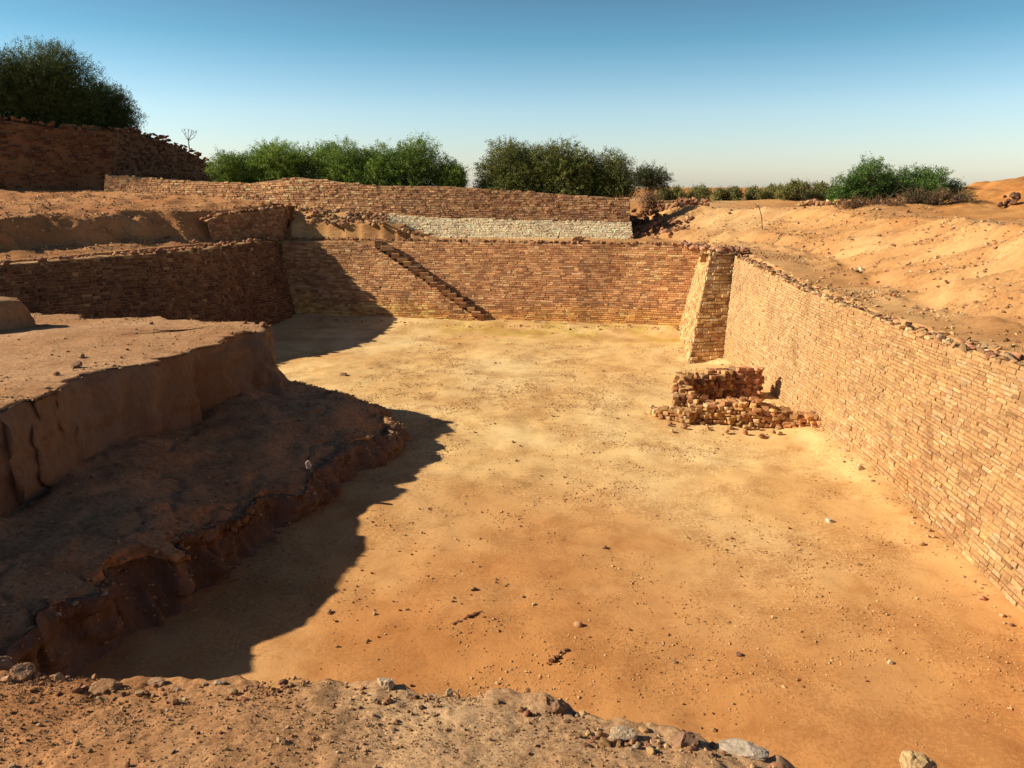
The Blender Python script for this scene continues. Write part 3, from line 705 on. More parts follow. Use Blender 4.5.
# upper wall ----------------------------------------------------------------
uw = empty('brick_wall', (-8, 54, 5))
tag(uw, 'upper weathered red brick wall running under the green bushes', 'wall')
mb = MB(); masonry(mb, UWB[:, :], UWT, 0.15, 0.16, 0.42, RED * np.array([1.4, 1.55, 1.4]) + 0.02, 51, 0.022, flip=-1, cap=1.7, rough=1.7, ragged=0.2, colfn=lambda c, k, r: np.clip(k * (1 + 0.32 * sstep(-2, -16, c[:, 0])[:, None] * np.array([1.0, 1.0, 0.8])), 0, .8))
mb.build('wall_face', [M['stone'], M['mortar']], uw)
# end return of the wall
e0, e1 = UWB[0], UWT[0]
mb = MB(); masonry(mb, [(e0[0] + .02, e0[1] + 4.0, e0[2] - 1.3), (e0[0] + .02, e0[1], e0[2] - 1.3)], [(e1[0] - .05, e1[1] + 3.5, e1[2] - 0.1), (e1[0] - .05, e1[1], e1[2])], 0.15, 0.16, 0.42, RED, 53, 0.03, flip=-1, cap=0.8)
mb.build('end_face', [M['stone'], M['mortar']], uw)
# pale lime coated plinth of small rough stones
xp = [8.08, 4.0, 0.0, -4.8, -6.3, -7.4, -8.6]
yp = np.interp(xp, UWB[::-1, 0], UWB[::-1, 1]); zp = np.interp(xp, UWB[::-1, 0], UWB[::-1, 2]) + 0.04
pb = [5.0, 5.0, 5.0, 5.0, 5.15, 5.6, 6.2]
CREAM = np.array([(0.85, 0.69, 0.44), (0.80, 0.63, 0.39), (0.87, 0.73, 0.49), (0.76, 0.58, 0.35), (0.83, 0.68, 0.44)])
mbp = MB(); masonry(mbp, [(x, y - 1.35, b_) for x, y, b_ in zip(xp, yp, pb)], [(x, y - 0.12 if k else y - 0.1, z) for k, (x, y, z) in enumerate(zip(xp, yp, zp))], 0.11, 0.10, 0.24, CREAM, 55, 0.018, flip=-1, cap=0.3, rough=1.5, ragged=0.0)
# stepped return at its right end
masonry(mbp, [(8.1, yp[0] + 1.5, 5.0), (8.1, yp[0] - 1.35, 5.0)], [(8.06, yp[0] + 1.5, zp[0]), (8.06, yp[0] - 0.12, zp[0])], 0.12, 0.12, 0.25, CREAM, 56, 0.018, flip=-1, cap=0.3, ragged=0.0)
mbp.build('plaster_band', [M['stone'], M['plaster']], uw)

# retaining wall in shade above the left wall --------------------------------
rt = empty('retaining_wall', (-18, 51, 5.5))
tag(rt, 'short ruined stone retaining wall in shadow, stepping up above the left wall corner', 'wall')
qa = [(-15.7, 54.6), (-15.9, 52.9), (-17.4, 51.7), (-18.9, 50.4), (-19.6, 49.9)]
qz = [7.25, aty(292, 208, 52.9)[2], 7.0, aty(219, 214, 50.4)[2], 6.5]
mb = MB(); masonry(mb, [(x + 0.25, y - 0.2, 5.0) for x, y in qa], [(x, y, z) for (x, y), z in zip(qa, qz)], 0.16, 0.18, 0.4, RED * 0.85, 71, 0.04, flip=-1, cap=1.3, rough=1.6, ragged=0.3)
mb.build('wall_face', [M['stone'], M['mortar']], rt)
mb = MB(); rng = np.random.default_rng(72); n = 90
s_, qs = resample([(x - 0.2, y + 0.15, z - 0.08) for (x, y), z in zip(qa, qz)], n)
scatter(mb, rng, qs + rng.normal(0, 0.15, (n, 3)) * [1, 1, 0.1], rng.uniform(0.2, 0.5, n), RED, 2, 0.5)
tag(mb.build('loose_coping', M['rock'], rt), kind='stuff')

# hill facing ----------------------------------------------------------------
hf = empty('hill_revetment', (-32, 55, 8))
tag(hf, 'shade-toned stone faced revetment of the hill on the far left under the big bush', 'wall')
hl = [(-500, 114, 190, 57), (-60, 114, 190, 58), (0, 118, 191, 58.6), (55, 126, 191, 59.2), (113, 130, 190, 59.8), (140, 131, 186, 64), (168, 140, 182, 69), (200, 155, 180, 75), (214, 166, 181, 80), (232, 178, 183, 86)]
hB = []; hT = []
for px, t, b_, Y in hl:
    p = aty(px, b_, Y); hB.append((p[0], Y, p[2] - 0.35))
    q_ = aty(px - 2, t, Y + 0.7); hT.append((q_[0], Y + 0.7, q_[2]))
hB = hB[::-1]; hT = hT[::-1]
mb = MB(); masonry(mb, hB, hT, 0.2, 0.2, 0.55, RED * 0.36, 81, 0.06, mode='lerp', flip=-1, cap=1.6, rough=2.0, ragged=0.5, missing=0.5, capz=0.1)  # stone palette cut down to paint in the face's shade
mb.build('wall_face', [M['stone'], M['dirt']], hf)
mb = MB(); rng = np.random.default_rng(82); n = 260
s_, qs = resample(hT, n); scatter(mb, rng, qs + rng.normal(0, 0.3, (n, 3)) * [1, 1, 0.25], rng.uniform(0.2, 0.6, n), RED * .55, 1, 0.5)
tag(mb.build('loose_coping', M['rock'], hf), kind='stuff')

# rubble slope left of the plaster -------------------------------------------
rng = np.random.default_rng(91); mb = MB(); n = 950
xx = rng.uniform(-15.3, -5.5, n * 2); wy = np.interp(xx, [-16.2, 11.9], [53.2, 47.4]); uy = np.interp(xx, UWB[::-1, 0], UWB[::-1, 1])
yy = wy + (uy - wy) * rng.random(n * 2)
dn = vnoise(xx * 1.1, yy * 1.4, 0, 92) + rng.normal(0, 0.3, n * 2); k = (dn > 0.1) & (yy < uy - 0.2) & ((xx < -7.5) | (rng.random(n * 2) < 0.35))
xx, yy = xx[k][:n], yy[k][:n]; zz = lzs(xx, yy)
scatter(mb, rng, np.stack([xx, yy, zz], 1), rng.uniform(0.12, 0.5, len(xx)), np.vstack([RED, RED * 0.8, TAN * 0.9]), 1, 0.55)
o = mb.build('rubble_slope', M['rock']); tag(o, 'slope of tumbled broken bricks between the back wall top and the upper wall', 'rubble', kind='stuff')

# ruined rubble enclosure on the floor ---------------------------------------
en = empty('rubble_enclosure', (8.0, 30, 0))
tag(en, 'low ruined rubble stone enclosure on the pit floor against the right wall', 'ruin')
def drywall(name, line, h0, h1, thick, seed, smin=0.14, smax=0.36, pal=None, spill=0.25, face=None):
    rng = np.random.default_rng(seed); mbx = MB(); ss, c = resample(line, step=0.05)
    d = float(ss[-1])
    lay = 0; z = 0.0
    while z < max(h0, h1):
        for row in np.arange(0, thick, 0.22):
            s = rng.uniform(0, 0.2)
            while s < d:
                w = rng.uniform(smin, smax); i = min(int(s / 0.05), len(c) - 1); s += w * 0.82
                hh = h0 + (h1 - h0) * (s / d) + 0.14 * math.sin(s * 2.1 + seed)
                if z > hh * rng.uniform(0.85, 1.1): continue
                t = c[min(i + 1, len(c) - 1)] - c[max(i - 1, 0)]; t = t / (np.linalg.norm(t) + 1e-9)
                nr = np.array([-t[1], t[0], 0])
                p = c[i] + nr * (row - thick / 2 + rng.normal(0, 0.03)) + np.array([0, 0, z + c[i][2]])
                v, f = rock_shape(rng, 2, 1.0); v = v * np.array([w * 0.52, 0.15, 0.085]) 
                a = math.atan2(t[1], t[0]) + rng.normal(0, 0.4); R_ = np.array([[math.cos(a), -math.sin(a), 0], [math.sin(a), math.cos(a), 0], [0, 0, 1]])
                tl = rng.normal(0, 0.3); Rx = np.array([[1, 0, 0], [0, math.cos(tl), -math.sin(tl)], [0, math.sin(tl), math.cos(tl)]])
                mbx.add((v @ Rx.T) @ R_.T + p + [0, 0, 0.09], [f], pick(rng, (pal if pal is not None else np.vstack([TAN, RED])) * np.array([1.0, 0.9, 0.8])))
        z += 0.135
    # earth core
    rows = []
    for k, (o_, hz_) in enumerate(((-thick * .55, -0.1), (-thick * .42, 0.8), (0, 0.92), (thick * .42, 0.8), (thick * .55, -0.1))):
        t = np.gradient(c, axis=0); t /= np.linalg.norm(t, axis=1, keepdims=True) + 1e-9
        p = c + np.stack([-t[:, 1], t[:, 0], 0 * t[:, 0]], 1) * o_
        p[:, 2] += (-0.1 if hz_ < 0 else 0) + max(hz_, 0) * (h0 + (h1 - h0) * ss / d + 0.14 * np.sin(ss * 2.1 + seed)) * 0.92; rows.append(p)
    R = np.array(rows); mbx.add(R.reshape(-1, 3), [gridfaces(*R.shape[:2])], (1, 1, 1), 1)
    n = int(d * 26 * spill)
    if n:
        i = rng.integers(0, len(c), n); P = c[i] + np.stack([rng.normal(0, thick * 1.0, n), rng.normal(0, thick * 1.0, n), 0 * i], 1)
        scatter(mbx, rng, P, rng.uniform(0.08, 0.3, n), np.vstack([TAN, RED]), 1)
    return mbx.build(name, [M['rock'], M['mortar']], en)
def g(px, py): p = atz(px, py, 0.0); return (p[0], p[1], 0.0)
drywall('back_wall', [g(683, 404), g(700, 401), g(728, 398), g(742, 397)], 0.95, 1.15, 0.45, 3, pal=np.vstack([TAN, RED, RED]))
drywall('end_wall', [g(736, 399), g(752, 399), g(759, 400)], 1.28, 1.3, 0.35, 5, 0.3, 0.45, pal=RED * 1.15 + 0.03, spill=0)
drywall('side_wall', [g(684, 402), g(680, 409), g(682, 418)], 1.2, 0.85, 0.45, 7, pal=np.vstack([TAN, TAN, RED]), spill=0.8)
drywall('front_wall', [g(690, 418), g(730, 421), g(775, 424), g(812, 427), g(826, 429)], 0.85, 0.45, 0.8, 9, pal=np.vstack([TAN * 1.1, TAN * 1.1, TAN, RED * 1.2]), spill=0.9)
drywall('low_heap', [g(657, 413), g(668, 417), g(682, 419), g(694, 422)], 0.2, 0.35, 0.6, 11, 0.15, 0.3, pal=TAN, spill=0.5)

# rubble heap right of the upper wall -----------------------------------------
rng = np.random.default_rng(101); mb = MB()
hc = aty(652, 226, 54.5); n = 190
xx = hc[0] + rng.normal(0, 1.1, n); yy = hc[1] - 1.2 + rng.normal(0, 0.9, n)
hgt = 0.55 * np.exp(-((xx - hc[0]) / 1.1) ** 2 - ((yy - hc[1] + 1.2) / 1.0) ** 2)
zz = lzs(xx, yy)
scatter(mb, rng, np.stack([xx, yy, zz + hgt * rng.random(n)], 1), rng.uniform(0.15, 0.55, n), RED, 1, 0.6)
o = mb.build('rubble_heap', M['rock']); tag(o, 'heap of fallen red bricks on the slope beside the end of the upper wall', 'rubble', kind='stuff')
mb = MB(); n = 170; xx = rng.uniform(9, 15, n); yy = 60 + rng.normal(0, 1.2, n); zz = lzs(xx, yy)
scatter(mb, rng, np.stack([xx, yy, zz + rng.random(n) * 0.5], 1), rng.uniform(0.2, 0.6, n), RED * 0.9, 1, 0.6)
o = mb.build('rubble_heap', M['rock']); tag(o, 'broken brown stones lying below the dry shrub behind the upper wall end', 'rubble', kind='stuff')
mb = MB(); n = 260; xx = rng.uniform(18.5, 25, n); yy = 50.5 + rng.normal(0, 0.8, n) - (xx - 18) * 0.15; zz = lzs(xx, yy)
scatter(mb, rng, np.stack([xx, yy, zz + rng.random(n) * 0.25], 1), rng.uniform(0.15, 0.5, n), np.vstack([TAN, RED]), 1, 0.6)
o = mb.build('rubble_heap', M['rock']); tag(o, 'low spread of pale stones on the crest left of the big green bush', 'rubble', kind='stuff')

# small stones on the terraces, banks and slope --------------------------------
rng = np.random.default_rng(111); mb = MB()
P = []
n = 3500; x = rng.uniform(-34, -16, n); y = rng.uniform(34, 57, n); ok = ~pip(x, y, HOLE); dS_, _ = pdist(x, y, SCARP)
ok &= (np.abs(dS_ + 1) < 1.9) | (rng.random(n) < 0.2); x, y = x[ok], y[ok]; P.append(np.stack([x, y, lzs(x, y)], 1))
n = 900; x = rng.uniform(11.6, 22, n); y = rng.uniform(8, 56, n); ok = ~pip(x, y, HOLE); x, y = x[ok], y[ok]; P.append(np.stack([x, y, lzs(x, y)], 1))
P = np.vstack(P); scatter(mb, rng, P, rng.uniform(0.05, 0.2, len(P)) * np.where(rng.random(len(P)) < .06, 1.8, 1), np.vstack([RED, TAN]), 1, 0.6)
n = 60000; x = np.r_[rng.uniform(11.6, 24, n), rng.uniform(-34, -15, n // 2)]; y = np.r_[rng.uniform(10, 56, n), rng.uniform(33, 58, n // 2)]
k = (vnoise(x * 0.5, y * 0.5, 0, 18) + vnoise(x * 2, y * 2, 0, 19) + rng.normal(0, 0.4, len(x)) > 0.55) & ~pip(x, y, HOLE); x, y = x[k], y[k]
crumbs(mb, rng, np.stack([x, y, lzs(x, y)], 1), rng.gamma(2.0, 0.028, len(x)).clip(0.03, 0.2), np.vstack([TAN * 0.85, RED * 1.2, TAN]), 0.6)
o = mb.build('slope_stones', M['rock']); tag(o, 'small stones strewn over the terraces and the slopes above the walls', 'stones', kind='stuff')
# gravel on the floor
rng = np.random.default_rng(121); mb = MB(); n = 12000
r = rng.random(n) ** 0.8; yy = 9 + r * 36; xx = rng.uniform(-6, 11, n) * (0.55 + 0.45 * r)
w = vnoise(xx * 0.4, yy * 0.4, 0, 5) + vnoise(xx * 1.3, yy * 1.3, 0, 6) * 0.7 + rng.normal(0, 0.25, n)
k = w > 0.3; xx, yy = xx[k], yy[k]
scatter(mb, rng, np.stack([xx, yy, lzs(xx, yy)], 1), rng.gamma(1.8, 0.016, len(xx)).clip(0.02, 0.16), np.vstack([TAN * 0.85, RED * 0.8, TAN * 0.6]), 1, 0.6, 0.2)
n = 230000; r = rng.random(n) ** 0.7; yy = 8.5 + r * 34; xx = rng.uniform(-7, 11, n)
w = 0.9 * vnoise(xx * 0.33, yy * 0.33, 0, 15) + 0.8 * vnoise(xx * 1.1, yy * 1.1, 0, 16) + 0.5 * vnoise(xx * 3.5, yy * 3.5, 0, 17) + rng.normal(0, 0.22, n) - 0.15 * sstep(24, 36, yy)
k = w > 0.50; xx, yy = xx[k], yy[k]
CR = np.array([(0.50, 0.27, 0.10), (0.56, 0.33, 0.14), (0.42, 0.21, 0.08), (0.60, 0.39, 0.19)])
crumbs(mb, rng, np.stack([xx, yy, lzs(xx, yy)], 1), rng.gamma(2.0, 0.011, len(xx)).clip(0.012, 0.09), CR, 0.5)
# stones and earth fallen along the feet of the walls
n = 620; t = rng.random(n); side = rng.random(n) < 0.38
xx = np.where(side, np.interp(12 + 25 * t, [13.6, 17.3, 22, 28, 37], [10.2, 10.5, 10.9, 10.85, 10.5]) - np.abs(rng.normal(0, 0.22, n)) - 0.03, -13 + 23 * t)
yy = np.where(side, 12 + 25 * t, np.interp(-13 + 23 * t, [-15.5, -7.7, -1.4, 10.9], [50.3, 48.1, 46.8, 45.0]) - np.abs(rng.normal(0, 0.3, n)))
scatter(mb, rng, np.stack([xx, yy, lzs(xx, yy)], 1), rng.gamma(2.0, 0.032, n).clip(0.03, 0.22), np.vstack([TAN, RED]), 1, 0.6, 0.3)
o = mb.build('floor_gravel', M['pebble']); tag(o, 'fine gravel and crumbs of earth scattered over the pit floor', 'gravel', kind='stuff')
# gravel on the foreground ledge
rng = np.random.default_rng(131); mb = MB(); n = 22000
xx = rng.uniform(-3.6, 2.4, n); ey = np.interp(xx, Ed[:, 0], Ed[:, 1]); dd = rng.random(n) ** 1.1 * 1.7; yy = ey - dd
k = vnoise(xx * 2.2, yy * 2.2, 0, 7) + rng.normal(0, 0.5, n) > -0.25; xx, yy = xx[k], yy[k]
sz_ = rng.gamma(1.5, 0.0048, len(xx)).clip(0.004, 0.06)
scatter(mb, rng, np.stack([xx, yy, ledge_z(xx, yy)], 1), sz_, np.vstack([TAN * 0.8, RED, GREY, RED * 0.6]), 1, 0.65, 0.2)
n = 60000; xx = rng.uniform(-3.8, 2.5, n); ey = np.interp(xx, Es[:, 0], Es[:, 1]); yy = ey - rng.random(n) * 1.75
k = vnoise(xx * 3, yy * 3, 0, 27) + rng.normal(0, 0.5, n) > 0.0; xx, yy = xx[k], yy[k]
crumbs(mb, rng, np.stack([xx, yy, ledge_z(xx, yy)], 1), rng.gamma(2.0, 0.0028, len(xx)).clip(0.003, 0.02), np.vstack([TAN * 0.9, RED * 1.1, TAN * 0.6]), 0.7)
o = mb.build('ledge_gravel', M['pebble']); tag(o, 'sharp grit and small pebbles covering the rough ledge in the foreground', 'gravel', kind='stuff')

rng = np.random.default_rng(141); mb = MB()
for (px, py, sx, sy, n) in ((556, 706, 0.10, 0.05, 70), (640, 740, 0.16, 0.05, 90), (690, 748, 0.1, 0.05, 50), (270, 688, 0.12, 0.05, 50), (120, 692, 0.3, 0.06, 60), (20, 672, 0.18, 0.06, 60), (420, 694, 0.2, 0.04, 30), (780, 762, 0.1, 0.03, 30)):
    p = atz(px, py, 5.66); xx = p[0] + rng.normal(0, sx, n); yy = np.minimum(p[1] + rng.normal(0, sy, n), np.interp(xx, Es[:, 0], Es[:, 1]) - 0.01)
    scatter(mb, rng, np.stack([xx, yy, ledge_z(xx, yy)], 1), rng.gamma(2.2, 0.011, n).clip(0.012, 0.085), np.vstack([TAN * 0.8, RED, RED * 0.7]), 2, 0.7, 0.3)
o = mb.build('ledge_rubble', M['pebble']); tag(o, 'broken bits of stone and clods gathered along the rim of the foreground ledge', 'rubble', kind='stuff')
# clods of clay broken off the bank and the shelf
rng = np.random.default_rng(151); mb = MB(); P = []
for Rr, nv_, n in ((SH, 30, 150), (BK, 34, 160)):
    i = rng.integers(0, Rr.shape[1], n * 4); rr_ = np.where(rng.random(n * 4) < 0.45, rng.integers(0, 3, n * 4), rng.integers(nv_, nv_ + 22, n * 4))
    q_ = Rr[rr_, i]; q_ = q_ + rng.normal(0, 0.12, q_.shape) * [1, 1, 0.05]; q_ = q_[(q_[:, 1] > 8) & (q_[:, 1] < 29)][:n]; P.append(q_)
P = np.vstack(P); scatter(mb, rng, P, rng.gamma(2.0, 0.045, len(P)).clip(0.05, 0.38), np.array([(0.34, 0.20, 0.10), (0.40, 0.25, 0.14), (0.28, 0.15, 0.08)]), 2, 0.6, 0.3)
i = rng.integers(0, BK.shape[1], 16000); rr_ = rng.integers(34, BK.shape[0], 16000); q_ = BK[rr_, i] + rng.normal(0, 0.06, (16000, 3)) * [1, 1, 0]
q_ = q_[(q_[:, 1] > 10) & (vnoise(q_[:, 0] * 0.9, q_[:, 1] * 0.9, 0, 31) + rng.normal(0, .4, 16000) > 0.2)]
crumbs(mb, rng, q_, rng.gamma(2.0, 0.016, len(q_)).clip(0.015, 0.12), TAN * 0.8, 0.6)
i = rng.integers(0, SH.shape[1], 14000); rr_ = rng.integers(0, SH.shape[0], 14000); q_ = SH[rr_, i] + rng.normal(0, 0.06, (14000, 3)) * [1, 1, 0]
crumbs(mb, rng, q_, rng.gamma(2.0, 0.018, len(q_)).clip(0.015, 0.14), TAN * 0.75, 0.6)
o = mb.build('clay_clods', M['rock']); tag(o, 'clods of clay crumbled from the earthen bank and its lower shelf', 'clods', kind='stuff')

# bigger loose stones, each one a thing -----------------------------------------
def rock(label, px, py, wpx, hpx, col, where, seed, group=None, flat=None, sub=4, ang=0.0, depth=0.8, sink=0.42):
    rng = np.random.default_rng(seed)
    if where == 'ledge':
        z = 5.65
        for _ in range(6): p = atz(px, py, z); z = 0.5 * z + 0.5 * float(ledge_z(p[0], p[1]))
        if px < 800:
            p = (p[0], min(p[1], float(np.interp(p[0], Es[:, 0], Es[:, 1])) - 0.05), z); z = float(ledge_z(p[0], p[1]))
        else:
            p = atz(px, py + 4, 5.5); z = 5.42
    elif where == 'floor': p = atz(px, py, 0.0); z = lz(p[0], p[1]); p = atz(px, py, z)
    else: p = atz(px, py, where); z = where
    dist = p[1] * CT - (p[2] - CAMH) * ST
    w = wpx / FPX * dist; h = hpx / FPX * dist
    v, f = rock_shape(rng, sub); v = v * np.array([w / 2, w * depth / 2, h * 0.62])
    ca, sa = math.cos(ang), math.sin(ang); v = v @ np.array([[ca, sa, 0], [-sa, ca, 0], [0, 0, 1]])
    m_ = MB(); c = np.array(col) * np.ones((len(v), 1)); m_.add(v + np.array([p[0], p[1], z + h * (0.55 - sink)]), [f], c)
    o = m_.build('loose_rock', M['rock'], smooth=False); tag(o, label, 'rock', group); return o
PALE = (0.56, 0.43, 0.28); OR = (0.42, 0.24, 0.12); DK = (0.30, 0.17, 0.10); GR = (0.46, 0.37, 0.28)
rock('pale angular stone on the foreground edge, tallest there left of centre', 389, 676, 19, 15, PALE, 'ledge', 1)
rock('small whitish pebble at the foreground edge, right of the pale angular stone', 450, 694, 9, 10, PALE, 'ledge', 2)
rock('upright rusty brown stone in the clump of broken stones at the ledge edge', 560, 706, 22, 20, DK, 'ledge', 3, ang=0.6)
rock('small brown stone just left of the upright rusty one on the ledge', 543, 697, 15, 11, OR, 'ledge', 4)
rock('long pale tan slab half buried in the ledge near its right end', 620, 738, 36, 13, (0.52, 0.38, 0.24), 'ledge', 5, ang=0.3)
rock('dark brown cracked stone between the tan slab and the grey white slab', 686, 744, 34, 20, DK, 'ledge', 6)
rock('long grey white slab lying along the right end of the foreground edge', 738, 752, 58, 14, GR, 'ledge', 7, ang=-0.35, depth=0.45)
rock('round tan boulder cut off by the bottom edge of the photo at right', 916, 757, 36, 32, (0.50, 0.34, 0.17), 'ledge', 8)
rock('flat embedded stone in the reddish grit at the left of the ledge', 105, 688, 32, 14, OR, 'ledge', 9, sink=0.7)
rock('low tan stone on the ledge edge above the grit, right of the flat embedded one', 156, 683, 22, 10, (0.48, 0.31, 0.17), 'ledge', 10, sink=0.7)
rock('small white cube like stone on the ledge, left of the dark hollow', 177, 690, 8, 6, PALE, 'ledge', 11)
rock('light stone on the rim beside the small dark hollow of the ledge', 226, 678, 14, 8, PALE, 'ledge', 12)
rock('dark rock lump at the left border rising above the ledge', 8, 662, 40, 26, DK, 'ledge', 13)
rock('smaller dark rock lump leaning right of the lump at the left border', 33, 668, 24, 20, DK, 'ledge', 14)
rock('rounded grit coloured stone lying in the middle of the foreground ledge', 282, 744, 14, 9, (0.46, 0.30, 0.17), 'ledge', 15)
rock('white stone alone on the sandy floor near the right wall foot', 829, 521, 9, 6, (0.66, 0.56, 0.42), 'floor', 16, depth=1)
rock('white chip lying on the shaded earthen shelf', 309, 467, 7, 9, (0.68, 0.64, 0.58), 1.05, 17)
rock('small dark stone on the sunlit floor beyond the earthen bank', 344, 375, 8, 4, DK, 'floor', 18)
rock('brown stone lying left of the ruined rubble enclosure', 655, 410, 7, 5, DK, 'floor', 19)
rock('pale block of stone sitting on top of the back wall near its middle', 578, 241, 15, 7, OR, 5.12, 20)
for k, (px, py, w, lab) in enumerate(((329, 613, 8, 'tan pebble on the floor just right of the big shadow edge'), (497, 719, 7, 'tan pebble on the floor beyond the brown stones at the ledge'), (578, 625, 9, 'brown pebble in the middle of the near floor'), (738, 655, 7, 'dark pebble on the orange floor right of centre'), (890, 663, 7, 'ochre pebble on the orange floor low at the right'), (604, 548, 6, 'dark pebble in the crumbly patch of the middle floor'))):
    rock(lab, px, py, w, w * 0.6, (OR, DK, OR, DK, PALE, DK)[k], 'floor', 40 + k, sub=2, depth=1)
# clods of dry earth broken out of the crust
for k, (px, py, L_, a, lab) in enumerate(((468, 619, 30, 0.5, 'dark raised crack of broken crust on the near floor, left one'), (558, 657, 24, 0.6, 'dark raised crack of broken crust on the near floor, right one'))):
    rng = np.random.default_rng(60 + k); p = atz(px, py, 0.02); m_ = MB(); n = 16
    t = np.linspace(-0.5, 0.5, n); w = L_ / FPX * 13.5
    P = np.stack([p[0] + t * w, p[1] + t * w * a * 1.6 + rng.normal(0, 0.02, n), np.full(n, 0.0) + lz(p[0], p[1])], 1)
    scatter(m_, rng, P, rng.uniform(0.05, 0.12, n), RED * 0.75, 2, 0.7)
    o = m_.build('crust_crack', M['rock']); tag(o, lab, 'clod')

# ------------------------------------------------------------------ vegetation
def tube(mb, pts, r0, r1, n=5, col=(1, 1, 1)):
    P = np.asarray(pts, float); k = len(P); t = np.gradient(P, axis=0); t /= np.linalg.norm(t, axis=1, keepdims=True) + 1e-9
    ref = np.where(np.abs(t[:, 2:3]) > 0.9, np.array([[1.0, 0, 0]]), np.array([[0, 0, 1.0]]))
    u = np.cross(t, ref); u /= np.linalg.norm(u, axis=1, keepdims=True); w = np.cross(t, u)
    a = np.linspace(0, 2 * math.pi, n, endpoint=False); r = np.linspace(r0, r1, k)[:, None, None]
    V = P[:, None] + r * (np.cos(a)[None, :, None] * u[:, None] + np.sin(a)[None, :, None] * w[:, None])
    i = np.arange(k - 1)[:, None] * n; j = np.arange(n)[None]; jn = (j + 1) % n
    F = np.stack([i + j, i + jn, i + n + jn, i + n + j], -1).reshape(-1, 4)
    mb.add(V.reshape(-1, 3), [F], col)
def plant(name, label, cat, px0, px1, ptop, pbase, Y, col, seed, group=None, dens=1.0, leaf=0.10, wood=6, trunk=False, depthk=0.8, basez=None, droop=0.0, lobes=7, fill=1.0, tw=1.3, flat=2.2, colvar=0.3):
    """one bush or tree: trunk and limbs, and a crown made of many twigs carrying leaves"""
    rng = np.random.default_rng(seed)
    a = aty(px0, pbase, Y); b_ = aty(px1, pbase, Y); tp_ = aty((px0 + px1) / 2, ptop + (0.04 if trunk else 0.15) * (pbase - ptop), Y)
    cx = (a[0] + b_[0]) / 2; hw = (b_[0] - a[0]) / 2 * (1.0 if trunk else 1.08); z0 = (lz(cx, Y) if basez is None else basez); zt_ = tp_[2]
    z0 = min(z0, zt_ - 0.8); H = zt_ - z0
    root = empty(name, (cx, Y, z0)); tag(root, label, cat, group)
    # lobes of the crown
    cen = []; rad = []
    for k in range(lobes):
        fx = (k + 0.5) / lobes * 2 - 1 + rng.normal(0, 0.12)
        ar = math.sqrt(max(0.08, 1 - (abs(fx) * 0.92) ** flat))
        r = min(hw * 1.5 / lobes + 0.28 * H, 0.46 * H) * rng.uniform(0.8, 1.15)
        hv = rng.uniform(0.78, 1.1)
        for lev in ((0.5,) if trunk else (0.08, 0.34, 0.55, 0.74)):
            zc = z0 + H * (lev if not trunk else 0.66) * (0.55 + 0.45 * ar) * hv + rng.normal(0, 0.05 * H)
            cen.append((cx + fx * (hw - r * 0.75), Y + rng.uniform(-1, 1) * hw * depthk * 0.5 * ar, zc)); rad.append(r * (0.62 + 0.42 * ar) * (1.0 if lev < .5 or trunk else 0.85))
    cen = np.array(cen); rad = np.array(rad)
    vol = rad ** 2; vol /= vol.sum()
    ntw = int(300 * dens * (hw * H) ** 0.85 * fill)
    ci = rng.choice(len(cen), ntw, p=vol)
    dr = rng.normal(size=(ntw, 3)); dr[:, 2] = np.where(rng.random(ntw) < 0.35, np.abs(dr[:, 2]), dr[:, 2]) if not trunk else np.abs(dr[:, 2]) * 0.9 - 0.25 * (rng.random(ntw) < 0.5); dr /= np.linalg.norm(dr, axis=1, keepdims=True)
    st_ = cen[ci] + dr * (rad[ci] * rng.uniform(0.35, 0.92, ntw) ** 0.8)[:, None] * [1, 1, 0.85]
    ok = st_[:, 2] > z0 + 0.05; st_, dr, ci = st_[ok], dr[ok], ci[ok]; ntw = len(st_)
    dirn = dr * 0.8 + rng.normal(0, 0.45, (ntw, 3)) + [0, 0, 0.45 - droop]; dirn /= np.linalg.norm(dirn, axis=1, keepdims=True)
    ln = rng.uniform(0.35, 1.0, ntw) * tw * (0.35 + 0.10 * H); 
    nl = 22
    t = rng.random((ntw, nl)); pos_ = st_[:, None] + dirn[:, None] * (t * ln[:, None])[..., None]
    pos_[..., 2] -= (0.35 + droop) * (t ** 2) * ln[:, None] * 0.6
    pos_ = pos_ + rng.normal(0, 0.045 + 0.25 * leaf, pos_.shape)
    pos_ = pos_.reshape(-1, 3); n = len(pos_)
    keep = pos_[:, 2] > z0; 
    d1 = rng.normal(size=(n, 3)); d1 /= np.linalg.norm(d1, axis=1, keepdims=True); d2 = rng.normal(size=(n, 3)); d2 -= d1 * (d1 * d2).sum(1, keepdims=True); d2 /= np.linalg.norm(d2, axis=1, keepdims=True)
    l = leaf * rng.uniform(0.6, 1.3, n)[:, None]
    V = np.stack([pos_ - d1 * l * 0.5, pos_ + d2 * l * 0.24, pos_ + d1 * l * 0.5, pos_ - d2 * l * 0.24], 1)[keep]
    colr = np.array(col) if np.ndim(col) == 2 else np.array([col])
    kc = rng.integers(0, len(colr), ntw); tone = (1 + rng.normal(0, colvar * 0.6, ntw)); lob = 1 + rng.normal(0, 0.14, len(cen))
    C = colr[kc] * (tone * lob[ci])[:, None]; C = np.repeat(C, nl, 0) * (1 + rng.normal(0, 0.15, (n, 1))); C = np.clip(C[keep], 0.006, 0.6)
    m_ = MB(); m_.add(V.reshape(-1, 3), [np.arange(len(V) * 4).reshape(-1, 4)], np.repeat(C, 4, 0))
    m_.build('foliage', M['leaf'], root)
    # wood
    m_ = MB(); base = np.array([cx, Y, z0 - 0.1])
